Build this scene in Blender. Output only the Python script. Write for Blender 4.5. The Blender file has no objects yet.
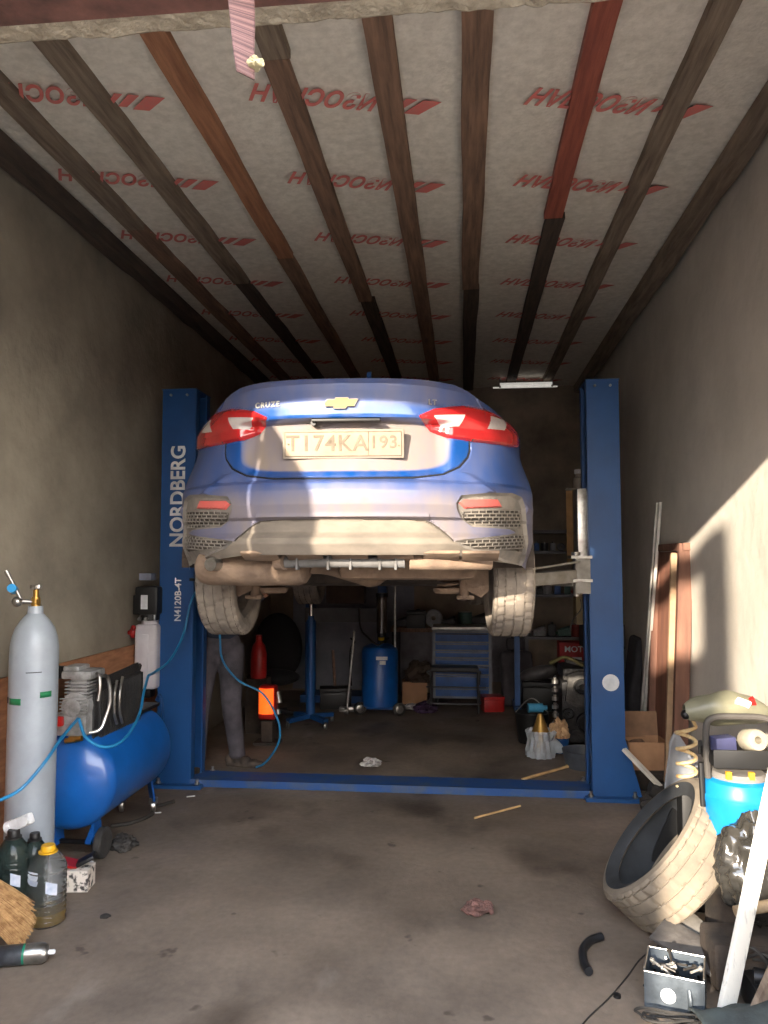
import bpy, bmesh, math, random
import numpy as np
from mathutils import Vector, Matrix, Euler, noise
random.seed(7)
C = bpy.context.scene.collection
SC = bpy.context.scene
PI = math.pi
R = math.radians

# ------------------------------------------------------------------ camera, sky, sun, exposure
cam = bpy.data.cameras.new('camera'); co = bpy.data.objects.new('camera', cam); C.objects.link(co)
cam.sensor_fit = 'HORIZONTAL'; cam.sensor_width = 36.0; cam.lens = 36.0 * 770 / 768
co.location = (0, 0, 1.61)
co.rotation_euler = (R(90 + 3.57), 0, R(5.86))
cam.clip_start = 0.02
SC.camera = co

W = bpy.data.worlds.new('sky'); SC.world = W; W.use_nodes = True
wn = W.node_tree; wn.nodes.clear()
wo = wn.nodes.new('ShaderNodeOutputWorld'); wb = wn.nodes.new('ShaderNodeBackground')
wt = wn.nodes.new('ShaderNodeTexCoord'); ws = wn.nodes.new('ShaderNodeSeparateXYZ'); wr = wn.nodes.new('ShaderNodeValToRGB')
wn.links.new(wt.outputs['Generated'], ws.inputs[0]); wn.links.new(ws.outputs['Z'], wr.inputs[0])
wn.links.new(wr.outputs[0], wb.inputs[0]); wn.links.new(wb.outputs[0], wo.inputs[0])
e = wr.color_ramp.elements
e[0].position = 0.12; e[0].color = (1.0, 0.92, 0.82, 1)
e[1].position = 0.62; e[1].color = (0.40, 0.46, 0.56, 1)
wb.inputs[1].default_value = 9.0

SUN_DIR = Vector((0.38, 1.0, -0.283)).normalized()
sl = bpy.data.lights.new('sun', 'SUN'); so = bpy.data.objects.new('sun', sl); C.objects.link(so)
so.rotation_euler = SUN_DIR.to_track_quat('-Z', 'Y').to_euler()
sl.energy = 9.0; sl.angle = R(0.6); sl.color = (1.0, 0.87, 0.70)

vs = SC.view_settings
vs.view_transform = 'Standard'; vs.look = 'None'; vs.gamma = 1.0; vs.use_curve_mapping = False
vs.exposure = 1.05
SC.cycles.max_bounces = 10; SC.cycles.diffuse_bounces = 6
SC.cycles.use_denoising = True

# ------------------------------------------------------------------ helpers
def lin(c):
    return tuple(((v / 255) / 12.92 if v / 255 <= 0.04045 else ((v / 255 + 0.055) / 1.055) ** 2.4) for v in c)

MATS = {}
def mat(name, col, rough=0.6, metal=0.0, col2=None, scale=8.0, bump=0.0, bscale=None, alpha=1.0, trans=0.0, emit=None,
        est=0.0, contrast=(0.35, 0.65), detail=6.0, coat=0.0, stretch=(1, 1, 1), ior=1.45):
    if name in MATS: return MATS[name]
    m = bpy.data.materials.new(name); m.use_nodes = True; MATS[name] = m
    nt = m.node_tree; b = nt.nodes['Principled BSDF']
    c1 = lin(col) + (1,)
    b.inputs['Base Color'].default_value = c1
    b.inputs['Roughness'].default_value = rough; b.inputs['Metallic'].default_value = metal
    b.inputs['Alpha'].default_value = alpha; b.inputs['Transmission Weight'].default_value = trans
    b.inputs['Coat Weight'].default_value = coat; b.inputs['IOR'].default_value = ior
    tc = nt.nodes.new('ShaderNodeTexCoord'); mp = nt.nodes.new('ShaderNodeMapping')
    mp.inputs['Scale'].default_value = stretch
    nt.links.new(tc.outputs['Object'], mp.inputs[0])
    if col2 is None: col2 = tuple(max(0, v * 0.82) for v in col)
    n = nt.nodes.new('ShaderNodeTexNoise'); n.inputs['Scale'].default_value = scale; n.inputs['Detail'].default_value = detail
    n.inputs['Roughness'].default_value = 0.6
    nt.links.new(mp.outputs[0], n.inputs[0])
    r = nt.nodes.new('ShaderNodeValToRGB')
    r.color_ramp.elements[0].position = contrast[0]; r.color_ramp.elements[0].color = c1
    r.color_ramp.elements[1].position = contrast[1]; r.color_ramp.elements[1].color = lin(col2) + (1,)
    nt.links.new(n.outputs[0], r.inputs[0]); nt.links.new(r.outputs[0], b.inputs['Base Color'])
    if bump > 0:
        n2 = nt.nodes.new('ShaderNodeTexNoise'); n2.inputs['Scale'].default_value = bscale or scale * 4
        n2.inputs['Detail'].default_value = 6
        nt.links.new(mp.outputs[0], n2.inputs[0])
        bp = nt.nodes.new('ShaderNodeBump'); bp.inputs['Strength'].default_value = bump; bp.inputs['Distance'].default_value = 0.02
        nt.links.new(n2.outputs[0], bp.inputs['Height']); nt.links.new(bp.outputs[0], b.inputs['Normal'])
    if emit:
        b.inputs['Emission Color'].default_value = lin(emit) + (1,); b.inputs['Emission Strength'].default_value = est
    return m

def catmull(pts, n=8):
    P = [Vector(p) for p in pts]
    if len(P) < 3: return P
    P = [P[0] * 2 - P[1]] + P + [P[-1] * 2 - P[-2]]
    out = []
    for i in range(1, len(P) - 2):
        a, b, c, d = P[i - 1:i + 3]
        for k in range(n):
            t = k / n
            out.append(0.5 * ((2 * b) + (c - a) * t + (2 * a - 5 * b + 4 * c - d) * t * t + (3 * b - a - 3 * c + d) * t ** 3))
    out.append(P[-2]); return out

class MB:
    def __init__(s, M=None): s.v = []; s.f = []; s.M = M; s.mi = []; s.cur = 0
    def add(s, vs_, fs, M=None):
        o = len(s.v)
        for v in vs_:
            v = Vector(v)
            if M is not None: v = M @ v
            s.v.append(v)
        for f in fs: s.f.append([i + o for i in f]); s.mi.append(s.cur)
        return s
    def bm(s, b, M=None):
        b.verts.index_update()
        s.add([v.co.copy() for v in b.verts], [[v.index for v in f.verts] for f in b.faces], M); b.free(); return s
    def box(s, c, d, rot=(0, 0, 0), bev=0.0, seg=2, M=None):
        b = bmesh.new(); bmesh.ops.create_cube(b, size=1)
        for v in b.verts: v.co = Vector((v.co.x * d[0], v.co.y * d[1], v.co.z * d[2]))
        if bev > 0: bmesh.ops.bevel(b, geom=b.edges[:], offset=min(bev, min(d) * 0.45), segments=seg, affect='EDGES', profile=0.6)
        T = Matrix.Translation(c) @ Euler(rot).to_matrix().to_4x4()
        return s.bm(b, T if M is None else M @ T)
    def beam(s, p0, p1, w, h, up=(0, 0, 1), bev=0.0):
        p0, p1 = Vector(p0), Vector(p1); z = (p1 - p0); L = z.length; z.normalize()
        x = Vector(up).cross(z)
        if x.length < 1e-4: x = Vector((1, 0, 0)).cross(z)
        x.normalize(); y = z.cross(x)
        Mx = Matrix((x, y, z)).transposed().to_4x4(); Mx.translation = (p0 + p1) / 2
        return s.box((0, 0, 0), (w, h, L), bev=bev, M=Mx)
    def cyl(s, p0, p1, r0, r1=None, seg=20, caps=True):
        if r1 is None: r1 = r0
        p0, p1 = Vector(p0), Vector(p1); d = p1 - p0; q = d.to_track_quat('Z', 'Y').to_matrix()
        V = []
        for p, r in ((p0, r0), (p1, r1)):
            for i in range(seg):
                a = 2 * PI * i / seg; V.append(p + q @ Vector((r * math.cos(a), r * math.sin(a), 0)))
        F = [[i, (i + 1) % seg, seg + (i + 1) % seg, seg + i] for i in range(seg)]
        if caps: F += [list(range(seg))[::-1], list(range(seg, 2 * seg))]
        return s.add(V, F)
    def lathe(s, prof, seg=32, M=None, rad=None, closed=False):
        V = []; n = len(prof)
        for i in range(seg):
            a = 2 * PI * i / seg
            for j, (r, z) in enumerate(prof):
                rr = rad(j, i, r) if rad else r
                V.append((rr * math.cos(a), rr * math.sin(a), z))
        F = []
        for i in range(seg):
            i2 = (i + 1) % seg
            for j in range(n - 1 if not closed else n):
                j2 = (j + 1) % n
                F.append([i * n + j, i2 * n + j, i2 * n + j2, i * n + j2])
        return s.add(V, F, M)
    def tube(s, pts, r, seg=10, smooth=8, radii=None):
        P = catmull(pts, smooth) if smooth else [Vector(p) for p in pts]
        n = len(P)
        if radii:
            RR = [float(np.interp(i / (n - 1), np.linspace(0, 1, len(radii)), radii)) for i in range(n)]
        else: RR = [r] * n
        t0 = (P[1] - P[0]).normalized(); u = t0.orthogonal().normalized(); V = []
        for i, p in enumerate(P):
            t = (P[min(i + 1, n - 1)] - P[max(i - 1, 0)])
            t = t.normalized() if t.length > 1e-9 else t0
            u = (u - t * u.dot(t)).normalized(); w = t.cross(u)
            for k in range(seg):
                a = 2 * PI * k / seg; V.append(p + (u * math.cos(a) + w * math.sin(a)) * RR[i])
        F = [[i * seg + k, i * seg + (k + 1) % seg, (i + 1) * seg + (k + 1) % seg, (i + 1) * seg + k] for i in range(n - 1) for k in range(seg)]
        F += [list(range(seg))[::-1], [(n - 1) * seg + k for k in range(seg)]]
        return s.add(V, F)
    def prism(s, poly, t, M=None):
        n = len(poly)
        V = [(x, y, -t / 2) for x, y in poly] + [(x, y, t / 2) for x, y in poly]
        F = [list(range(n))[::-1], list(range(n, 2 * n))] + [[i, (i + 1) % n, n + (i + 1) % n, n + i] for i in range(n)]
        return s.add(V, F, M)
    def ball(s, c, r, seg=16, rings=10, rot=(0, 0, 0)):
        if not hasattr(r, '__len__'): r = (r, r, r)
        b = bmesh.new(); bmesh.ops.create_uvsphere(b, u_segments=seg, v_segments=rings, radius=1)
        M = Matrix.Translation(c) @ Euler(rot).to_matrix().to_4x4() @ Matrix.Diagonal((*r, 1))
        return s.bm(b, M)
    def grid(s, fn, nu, nv, thick=0.0):
        V = [fn(i / nu, j / nv) for i in range(nu + 1) for j in range(nv + 1)]
        F = [[i * (nv + 1) + j, (i + 1) * (nv + 1) + j, (i + 1) * (nv + 1) + j + 1, i * (nv + 1) + j + 1] for i in range(nu) for j in range(nv)]
        return s.add(V, F)
    def build(s, name, mats, parent=None, world=False, smooth=True, angle=35, solid=0.0, attr=None):
        me = bpy.data.meshes.new(name)
        V = s.v
        if world and parent is not None:
            Mw_ = Matrix.Identity(4); pp = parent
            while pp is not None:
                Mw_ = Matrix.Translation(pp.location) @ pp.rotation_euler.to_matrix().to_4x4() @ Mw_; pp = pp.parent
            Mi = Mw_.inverted()
            V = [Mi @ v for v in V]
        me.from_pydata([tuple(v) for v in V], [], s.f)
        if not isinstance(mats, (list, tuple)): mats = [mats]
        for m in mats: me.materials.append(m)
        if len(mats) > 1:
            for p, i in zip(me.polygons, s.mi): p.material_index = i
        if smooth:
            me.shade_smooth()
            me.set_sharp_from_angle(angle=R(angle))
        me.validate(); me.update()
        o = bpy.data.objects.new(name, me); C.objects.link(o)
        if parent is not None: o.parent = parent
        if solid:
            md = o.modifiers.new('thickness', 'SOLIDIFY'); md.thickness = solid; md.offset = 0
        return o

def tag(o, label=None, cat=None, group=None, kind=None):
    if label: o['label'] = label
    if cat: o['category'] = cat
    if group: o['group'] = group
    if kind: o['kind'] = kind
    return o
def thing(name, label, cat, loc=(0, 0, 0), rotz=0, group=None, rot=None):
    o = bpy.data.objects.new(name, None); C.objects.link(o); o.empty_display_size = 0.1
    o.location = loc; o.rotation_euler = rot or (0, 0, rotz)
    return tag(o, label, cat, group)
def struct(name, mb, m, parent=None, **k):
    o = mb.build(name, m, parent, **k)
    if parent is None: o['kind'] = 'structure'
    return o
def solo(name, mb, m, label, cat, loc=(0, 0, 0), rot=(0, 0, 0), group=None, **k):
    o = mb.build(name, m, None, **k); o.location = loc; o.rotation_euler = rot
    return tag(o, label, cat, group)
def text_mb(txt, size, bold=0.0, depth=0.002, shear=0.0, align='CENTER', M=None, mb=None, spacing=1.0):
    cu = bpy.data.curves.new('t', 'FONT'); cu.body = txt; cu.size = size; cu.offset = bold; cu.extrude = depth
    cu.shear = shear; cu.align_x = align; cu.align_y = 'CENTER'; cu.space_character = spacing; cu.resolution_u = 4
    ob = bpy.data.objects.new('t', cu); C.objects.link(ob)
    bpy.context.view_layer.update()
    dg = bpy.context.evaluated_depsgraph_get()
    me = bpy.data.meshes.new_from_object(ob.evaluated_get(dg))
    mb = mb or MB()
    mb.add([v.co.copy() for v in me.vertices], [list(p.vertices) for p in me.polygons], M)
    bpy.data.objects.remove(ob); bpy.data.curves.remove(cu); bpy.data.meshes.remove(me)
    return mb
def frame(origin, right, up):
    r = Vector(right).normalized(); u = Vector(up).normalized(); n = r.cross(u)
    M = Matrix((r, u, n)).transposed().to_4x4(); M.translation = origin
    return M
def wob(p, s=1.0, a=0.01):
    v = noise.noise_vector(Vector(p) * s); return Vector(p) + v * a

# ------------------------------------------------------------------ materials
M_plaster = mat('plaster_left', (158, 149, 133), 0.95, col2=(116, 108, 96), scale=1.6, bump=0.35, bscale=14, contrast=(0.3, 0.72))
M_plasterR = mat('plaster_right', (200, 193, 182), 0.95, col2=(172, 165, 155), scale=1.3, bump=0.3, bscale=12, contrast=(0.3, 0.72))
M_back = mat('plaster_back', (140, 126, 112), 0.95, col2=(106, 96, 86), scale=2.5, bump=0.25)
M_membrane = mat('insulation_membrane', (212, 205, 194), 0.9, col2=(192, 185, 174), scale=22, bump=0.25, bscale=45)
M_redprint = mat('red_print', (196, 104, 98), 0.9, col2=(184, 112, 104), scale=30)
M_conc = mat('rough_concrete', (164, 154, 136), 0.95, col2=(128, 118, 102), scale=14, bump=0.8, bscale=40)
M_steelred = mat('primed_steel', (104, 70, 62), 0.6, col2=(62, 42, 38), scale=9, bump=0.1)
M_ground = mat('packed_ground', (176, 168, 156), 0.95, col2=(158, 150, 138), scale=2, bump=0.4)
M_brick = mat('pale_brick', (206, 196, 180), 0.9, col2=(190, 180, 166), scale=3, bump=0.3)
M_blue = mat('lift_blue', (24, 72, 126), 0.45, col2=(22, 64, 114), scale=3, bump=0.02)
M_blue2 = mat('tank_blue', (18, 84, 158), 0.36, col2=(16, 66, 128), scale=4, bump=0.02)
M_white = mat('white_paint', (225, 226, 228), 0.5)
M_dark = mat('dark_steel', (38, 38, 40), 0.45, metal=0.6)
M_black = mat('black_plastic', (24, 24, 25), 0.5)
M_rubber = mat('black_rubber', (34, 33, 32), 0.75, col2=(54, 50, 46), scale=12, bump=0.1)
M_steel = mat('bare_steel', (170, 168, 164), 0.32, metal=0.9, col2=(130, 126, 120), scale=14)
M_alu = mat('cast_aluminium', (150, 150, 148), 0.45, metal=0.75, col2=(104, 102, 98), scale=12, bump=0.2)
M_brass = mat('brass', (190, 150, 80), 0.3, metal=0.9)
M_hose = mat('blue_hose', (34, 120, 165), 0.35, col2=(28, 104, 150))
M_chrome = mat('chrome', (215, 215, 215), 0.12, metal=1.0)
M_greyarm = mat('grey_arm_paint', (150, 146, 138), 0.5, col2=(120, 114, 106), scale=10)
M_red = mat('red_paint', (170, 28, 26), 0.4)
M_card = mat('cardboard', (168, 128, 96), 0.9, col2=(144, 108, 80), scale=6)
M_duston = mat('dusty_underbody', (130, 110, 92), 0.95, col2=(98, 82, 70), scale=7, bump=0.3, bscale=30)
M_dustdark = mat('dark_underbody', (70, 60, 52), 0.95, col2=(40, 36, 33), scale=7, bump=0.3, bscale=30)

def floor_material():
    m = bpy.data.materials.new('oily_concrete'); m.use_nodes = True; nt = m.node_tree; b = nt.nodes['Principled BSDF']
    tc = nt.nodes.new('ShaderNodeTexCoord')
    def nz(sc, det=6, st=(1, 1, 1)):
        mp = nt.nodes.new('ShaderNodeMapping'); mp.inputs['Scale'].default_value = st; nt.links.new(tc.outputs['Object'], mp.inputs[0])
        n = nt.nodes.new('ShaderNodeTexNoise'); n.inputs['Scale'].default_value = sc; n.inputs['Detail'].default_value = det
        nt.links.new(mp.outputs[0], n.inputs[0]); return n.outputs[0]
    def ramp(src, p0, p1, c0, c1):
        r = nt.nodes.new('ShaderNodeValToRGB'); r.color_ramp.elements[0].position = p0; r.color_ramp.elements[1].position = p1
        r.color_ramp.elements[0].color = c0; r.color_ramp.elements[1].color = c1; nt.links.new(src, r.inputs[0]); return r.outputs[0]
    def mix(a, bb, f, mode='MIX'):
        x = nt.nodes.new('ShaderNodeMix'); x.data_type = 'RGBA'; x.blend_type = mode
        if isinstance(f, float): x.inputs[0].default_value = f
        else: nt.links.new(f, x.inputs[0])
        nt.links.new(a, x.inputs[6]); nt.links.new(bb, x.inputs[7]); return x.outputs[2]
    base = ramp(nz(1.3, 8), 0.32, 0.7, lin((136, 121, 106)) + (1,), lin((92, 81, 71)) + (1,))
    fine = ramp(nz(26, 8), 0.3, 0.75, (0.72, 0.72, 0.72, 1), (1, 1, 1, 1))
    c = mix(base, fine, 0.8, 'MULTIPLY')
    stain = ramp(nz(1.9, 5, (1, 0.7, 1)), 0.56, 0.70, (1, 1, 1, 1), (0.36, 0.33, 0.31, 1))
    c = mix(c, stain, 0.9, 'MULTIPLY')
    spots = ramp(nz(5.5, 3), 0.68, 0.72, (1, 1, 1, 1), (0.32, 0.30, 0.28, 1))
    c = mix(c, spots, 0.8, 'MULTIPLY')
    light = ramp(nz(3.0, 6, (1, 0.4, 1)), 0.64, 0.8, (0, 0, 0, 1), (0.10, 0.095, 0.09, 1))
    c = mix(c, light, 1.0, 'ADD')
    nt.links.new(c, b.inputs['Base Color'])
    rr = ramp(nz(2.2, 4), 0.35, 0.7, (0.55, 0.55, 0.55, 1), (0.85, 0.85, 0.85, 1)); nt.links.new(rr, b.inputs['Roughness'])
    bp = nt.nodes.new('ShaderNodeBump'); bp.inputs['Strength'].default_value = 0.25; bp.inputs['Distance'].default_value = 0.01
    nt.links.new(nz(40, 8), bp.inputs['Height']); nt.links.new(bp.outputs[0], b.inputs['Normal'])
    return m
M_floor = floor_material()

# ------------------------------------------------------------------ the garage
XL, XR, ZC, YB = -2.40, 1.50, 3.75, 9.5
YF = 1.684                                           # inner face of the front wall
struct('floor', MB().box((-0.45, 5.4, -0.05), (4.3, 8.4, 0.1)), M_floor, smooth=False)
struct('trim_1', MB().box((0, -4.4, -0.07), (26, 11.2, 0.1)), M_ground, smooth=False)
def rough_wall(name, x, m, sgn):
    mb = MB()
    ny, nz_ = 90, 44
    def fn(u, v):
        y = 1.4 + (YB + 0.1 - 1.4) * u; z = -0.02 + 3.86 * v
        return (x + sgn * 0.0 + 0.012 * noise.noise(Vector((y * 0.9, z * 0.9, x))) + 0.004 * noise.noise(Vector((y * 5, z * 5, x))), y, z)
    mb.grid(fn, ny, nz_)
    # outer block, so the wall has a thickness
    mb.box((x + sgn * 0.14, 5.45, 1.9), (0.22, 8.1, 3.86))
    return struct(name, mb, m)
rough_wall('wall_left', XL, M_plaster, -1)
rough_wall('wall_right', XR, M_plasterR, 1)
struct('wall_back', MB().box((-0.45, YB + 0.1, 1.9), (4.1, 0.2, 3.8)), M_back, smooth=False)
ceil = struct('ceiling', MB().grid(lambda u, v: (XL - 0.05 + 4.0 * u, 1.5 + 8.1 * v, ZC + 0.012 * noise.noise(Vector((u * 14, v * 22, 3)))), 60, 110).box((-0.45, 5.5, ZC + 0.1), (4.3, 8.2, 0.12)), M_membrane)
# red lettering of the membrane, upside down for someone looking in
mb = MB()
for row in range(9):
    for k in range(4):
        tip = -2.63 + 1.265 * k; y0 = 2.72 + 0.787 * row
        if y0 > 9.2: continue
        base = Vector((tip, y0 + 0.128 * (tip + 0.13), ZC - 0.019))
        M = frame(base, (-1, -0.262, 0), (-0.262, 1, 0))
        Mt = M @ Matrix.Translation((0.57, -0.01, 0)) @ Matrix.Scale(.66, 4, (1, 0, 0))
        if tip - 0.95 > XL + 0.05 and tip < XR: text_mb('ИЗОСПАН', 0.172, bold=0.005, depth=0.0008, shear=0.35, M=Mt, mb=mb, spacing=1.04)
        elif tip > XL + 0.2: text_mb('ИЗОС', 0.172, bold=0.005, depth=0.0008, shear=0.35, M=M @ Matrix.Translation((0.45, -0.01, 0)) @ Matrix.Scale(.66, 4, (1, 0, 0)), mb=mb)
        if tip > XL + 0.25:
            for (a, b_, w_, h) in ((0.0, 0.085, .075, .06), (0.115, 0.165, .06, .045), (0.190, 0.225, .045, .03)):
                mb.prism([(a, -.055), (b_, -.055), (b_ + w_, h), (a + w_ + .01, h)], 0.0016, M)
o = mb.build('printed_lettering', M_redprint, ceil, smooth=False); o['label'] = 'red lettering printed across the grey membrane'

# front wall: lintel and two jambs
def ragged_lintel():
    mb = MB(); n = 160; V = []; x0, x1 = -1.70, 1.2
    for i in range(n + 1):
        x = x0 + (x1 - x0) * i / n
        j = 0.016 * noise.noise(Vector((x * 9, 0, 1))) + 0.012 * noise.noise(Vector((x * 31, 5, 1)))
        zb = 2.865 + j; yb = YF + 0.03 + 0.5 * j
        V += [(x, 1.50, 2.86), (x, yb - 0.03, zb - 0.008), (x, yb, zb + 0.012), (x, YF + 0.01, 3.78), (x, 1.50, 3.78)]
    F = []
    for i in range(n):
        for k in range(5):
            a, b_ = i * 5 + k, i * 5 + (k + 1) % 5
            F.append([a, b_, b_ + 5, a + 5])
    F += [[0, 1, 2, 3, 4], [n * 5 + k for k in (4, 3, 2, 1, 0)]]
    return mb.add(V, F)
lt = struct('trim_2', ragged_lintel(), M_conc, angle=60); lt['label'] = 'ragged concrete lintel over the garage opening'
struct('trim_3', MB().box((-0.225, 1.44, 3.3), (2.87, 0.12, 0.92)).box((-0.225, 1.495, 2.850), (2.8, 0.23, 0.014)).box((-0.225, 1.385, 2.885), (2.8, 0.012, 0.07)), M_steelred, smooth=False)
struct('wall_front_left', MB().box((-2.085, 1.54, 1.9), (0.85, 0.28, 3.8)), M_conc, smooth=False)
struct('wall_front_right', MB().box((1.36, 1.54, 1.9), (0.54, 0.28, 3.8)), M_conc, smooth=False)
# added unseen wall and fence behind the viewer, shaped to cast shade indoors
def shade_wall_mb():
    t = MB(); t.box((-8.26, -4.62, 1.835), (12.0, 0.24, 3.67)); t.box((-8.27, -4.62, 3.71), (12.02, 0.28, 0.08))
    t.box((-2.79, -4.62, 4.0), (0.26, 0.2, 1.2)); t.box((-2.16, -4.62, 3.42), (0.28, 0.2, 0.66)); t.box((-2.088, -4.62, 3.77), (0.135, 0.2, 1.32)); t.box((-2.43, -4.62, 4.35), (0.5, 0.2, 0.14))  # uprights, bar and corner block added to shape the sun patch indoors
    return t
o = solo('shade_wall', shade_wall_mb(), M_brick, 'unseen pale brick wall added behind the viewer to shade the garage', 'wall', smooth=False)
o = solo('shade_fence', MB().box((2.3, -4.6, 1.26), (8.6, 0.12, 2.52)), M_steelred, 'unseen steel fence added beside the brick wall to shade the floor', 'fence', smooth=False)
# added unseen gate leaf left of the opening, set to shade the car
g = thing('shade_gate_leaf', 'unseen steel gate leaf added outside on the left to shade the car', 'gate', (-1.50, 1.34, 0))
a0, a1 = Vector((-1.535, 1.34, 0)), Vector((-1.62, 0.06, 0))
GL0, GL1 = Vector((-1.645, 1.36, 1.42)), Vector((-1.865, 0.08, 1.42))
MB().beam(GL0, GL1, 2.76, 0.04, up=(1, 0, 0)).build('panel', M_steelred, g, world=True, smooth=False)
for z in (0.1, 1.4, 2.7): MB().beam(GL0 + Vector((-0.04, 0, z - 1.42)), GL1 + Vector((-0.04, 0, z - 1.42)), 0.05, 0.04, up=(0, 0, 1)).build('rail', M_dark, g, world=True, smooth=False)

# ceiling boards
WD = {'orange': mat('wood_orange', (160, 112, 84), 0.75, col2=(126, 86, 64), scale=3, stretch=(14, 1, 6), bump=0.3),
      'red': mat('wood_red', (152, 84, 68), 0.7, col2=(122, 64, 54), scale=3, stretch=(14, 1, 6), bump=0.3),
      'brown': mat('wood_brown', (134, 104, 86), 0.8, col2=(94, 74, 62), scale=3, stretch=(14, 1, 6), bump=0.3),
      'grey': mat('wood_greybrown', (132, 117, 102), 0.85, col2=(96, 82, 70), scale=3, stretch=(14, 1, 6), bump=0.3),
      'dark': mat('wood_dark', (80, 67, 58), 0.85, col2=(54, 46, 42), scale=3, stretch=(14, 1, 6), bump=0.3)}
boards = [(-2.05, [(1.7, 4.6, 'grey', 'grey brown ceiling board, second from the left wall, near length'), (4.6, 9.48, 'brown', 'brown ceiling board, second from the left wall, far length')]),
 (-1.66, [(1.7, 5.6, 'grey', 'grey brown ceiling board, third from the left wall, near length'), (5.6, 9.48, 'dark', 'dark ceiling board, third from the left wall, far length')]),
 (-1.22, [(1.7, 5.15, 'orange', 'orange brown ceiling board, fourth from the left wall, near length'), (5.15, 9.48, 'brown', 'brown ceiling board, fourth from the left wall, far length')]),
 (-0.77, [(1.7, 3.05, 'grey', 'short grey weathered ceiling board beside the hanging strap'), (3.05, 6.1, 'brown', 'brown ceiling board behind the short weathered one'), (6.1, 9.48, 'dark', 'blackened far ceiling board above the middle of the car')]),
 (-0.32, [(1.7, 9.48, 'brown', 'long unbroken brown ceiling board right of the blackened one')]),
 (0.08, [(1.7, 5.9, 'brown', 'brown ceiling board straight ahead of the viewer, near length'), (5.9, 9.48, 'dark', 'dark ceiling board straight ahead of the viewer, far length')]),
 (0.57, [(1.7, 4.7, 'red', 'red brown ceiling board right of the middle, near length'), (4.7, 9.48, 'dark', 'dark ceiling board right of the middle, far length')]),
 (1.00, [(1.7, 9.48, 'grey', 'long grey brown ceiling board nearest the right wall')])]
for x, segs in boards:
    for (a, b_, k, lab) in segs:
        w = random.uniform(0.105, 0.125); mb = MB(); n = max(4, int((b_ - a) * 4)); dx = random.uniform(-0.012, 0.012)
        V = []; F = []
        for i in range(n + 1):
            y = a + (b_ - a - 0.004) * i / n; d = 0.008 * noise.noise(Vector((x * 3, y * 1.2, 0))); q = 0.004 * noise.noise(Vector((x * 7, y * 5, 9)))
            z0 = ZC - 0.045
            V += [(x + dx - w / 2 + d + q, y, z0), (x + dx + w / 2 + d - q, y, z0 + 0.002), (x + dx + w / 2 + d, y, ZC + 0.01), (x + dx - w / 2 + d, y, ZC + 0.01)]
        for i in range(n):
            for c in range(4):
                p, q = i * 4 + c, i * 4 + (c + 1) % 4; F.append([p, p + 4, q + 4, q])
        F += [[0, 1, 2, 3], [n * 4 + 3, n * 4 + 2, n * 4 + 1, n * 4]]
        mb.add(V, F); solo('ceiling_board', mb, WD[k], lab, 'ceiling board', group='boards across the ceiling membrane', angle=40)
for sx, lab, k in ((XL + 0.085, 'charred dark edge board along the top of the left wall', 'dark'), (XR - 0.085, 'dusty grey edge board along the top of the right wall', 'grey')):
    mb = MB(); n = 60; V = []; F = []
    for i in range(n + 1):
        y = 1.72 + 7.75 * i / n; j = 0.02 * noise.noise(Vector((y * 3, sx, 0)))
        V += [(sx - 0.05, y, ZC - 0.11 + j), (sx + 0.05, y, ZC - 0.11 - j), (sx + 0.06, y, ZC - .018), (sx - 0.06, y, ZC - .018)]
    for i in range(n):
        for c in range(4):
            p, q = i * 4 + c, i * 4 + (c + 1) % 4; F.append([p, p + 4, q + 4, q])
    F += [[0, 1, 2, 3], [n * 4 + 3, n * 4 + 2, n * 4 + 1, n * 4]]
    solo('edge_board', mb.add(V, F), WD[k], lab, 'ceiling board')
# chipboard along the foot of the left wall
M_osb = mat('chipboard', (176, 122, 86), 0.85, col2=(142, 96, 66), scale=6, stretch=(1, 1, 5), bump=0.15)
solo('wall_panel', MB().box((-2.37, 4.35, 0.52), (0.02, 2.9, 0.96)), M_osb, 'long brown chipboard panel standing against the left wall', 'panel', smooth=False)

# ------------------------------------------------------------------ the car (rear towards the viewer, raised on the lift)
XC, W0, Y0, DD, NN = -.600, .905, 3.25, .8, 2.2
def itp(x, pts): return float(np.interp(x, [p[0] for p in pts], [p[1] for p in pts]))
PROF = [(1.56,.06),(1.60,.05),(1.64,.012),(1.68,-.012),(1.705,-.008),(1.73,.022),(1.775,.03),(1.785,.03),(1.795,.004),(1.85,-.015),(1.91,-.012),(1.945,.0),(1.96,.03),(2.0,.03),(2.2,.03),(2.24,.015),(2.30,.012),(2.345,-.005),(2.37,-.012),(2.40,.01)]
REC = [(1.975,0),(2.0,.02),(2.19,.055),(2.215,.06),(2.228,.0)]
def sst(a, b, x):
    q = min(1, max(0, (x - a) / (b - a))); return q * q * (3 - 2 * q)
def bpos(t, z, off=0.0):
    s = 1 if t >= 0 else -1; a = min(abs(t), 1) * PI / 2
    w = W0 * (1 - .064 * sst(1.92, 2.16, z) - .11 * sst(2.22, 2.40, z) - .035 * sst(1.72, 1.56, z) if z > 1.72 else 1 - .035 * (1 - sst(1.56, 1.72, z))) + off
    x = w * max(0, math.sin(a)) ** (2 / NN); c = max(0, math.cos(a)) ** (2 / NN)
    y = Y0 + DD - (DD + off) * c + itp(z, PROF) * (1 - sst(.5, 1, abs(t)) * .8)
    y += .10 * sst(1.95, 2.35, z) * sst(.25, .9, abs(t))
    y += itp(z, REC) * (1 - sst(.40, .50, abs(x)))
    if abs(t) > 1: y += (abs(t) - 1)
    return Vector((XC + s * x, y, z))
BOT = [(0,1.632),(.3,1.632),(.40,1.618),(.567,1.60),(.75,1.586),(.85,1.56),(1.0,1.55)]
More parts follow.
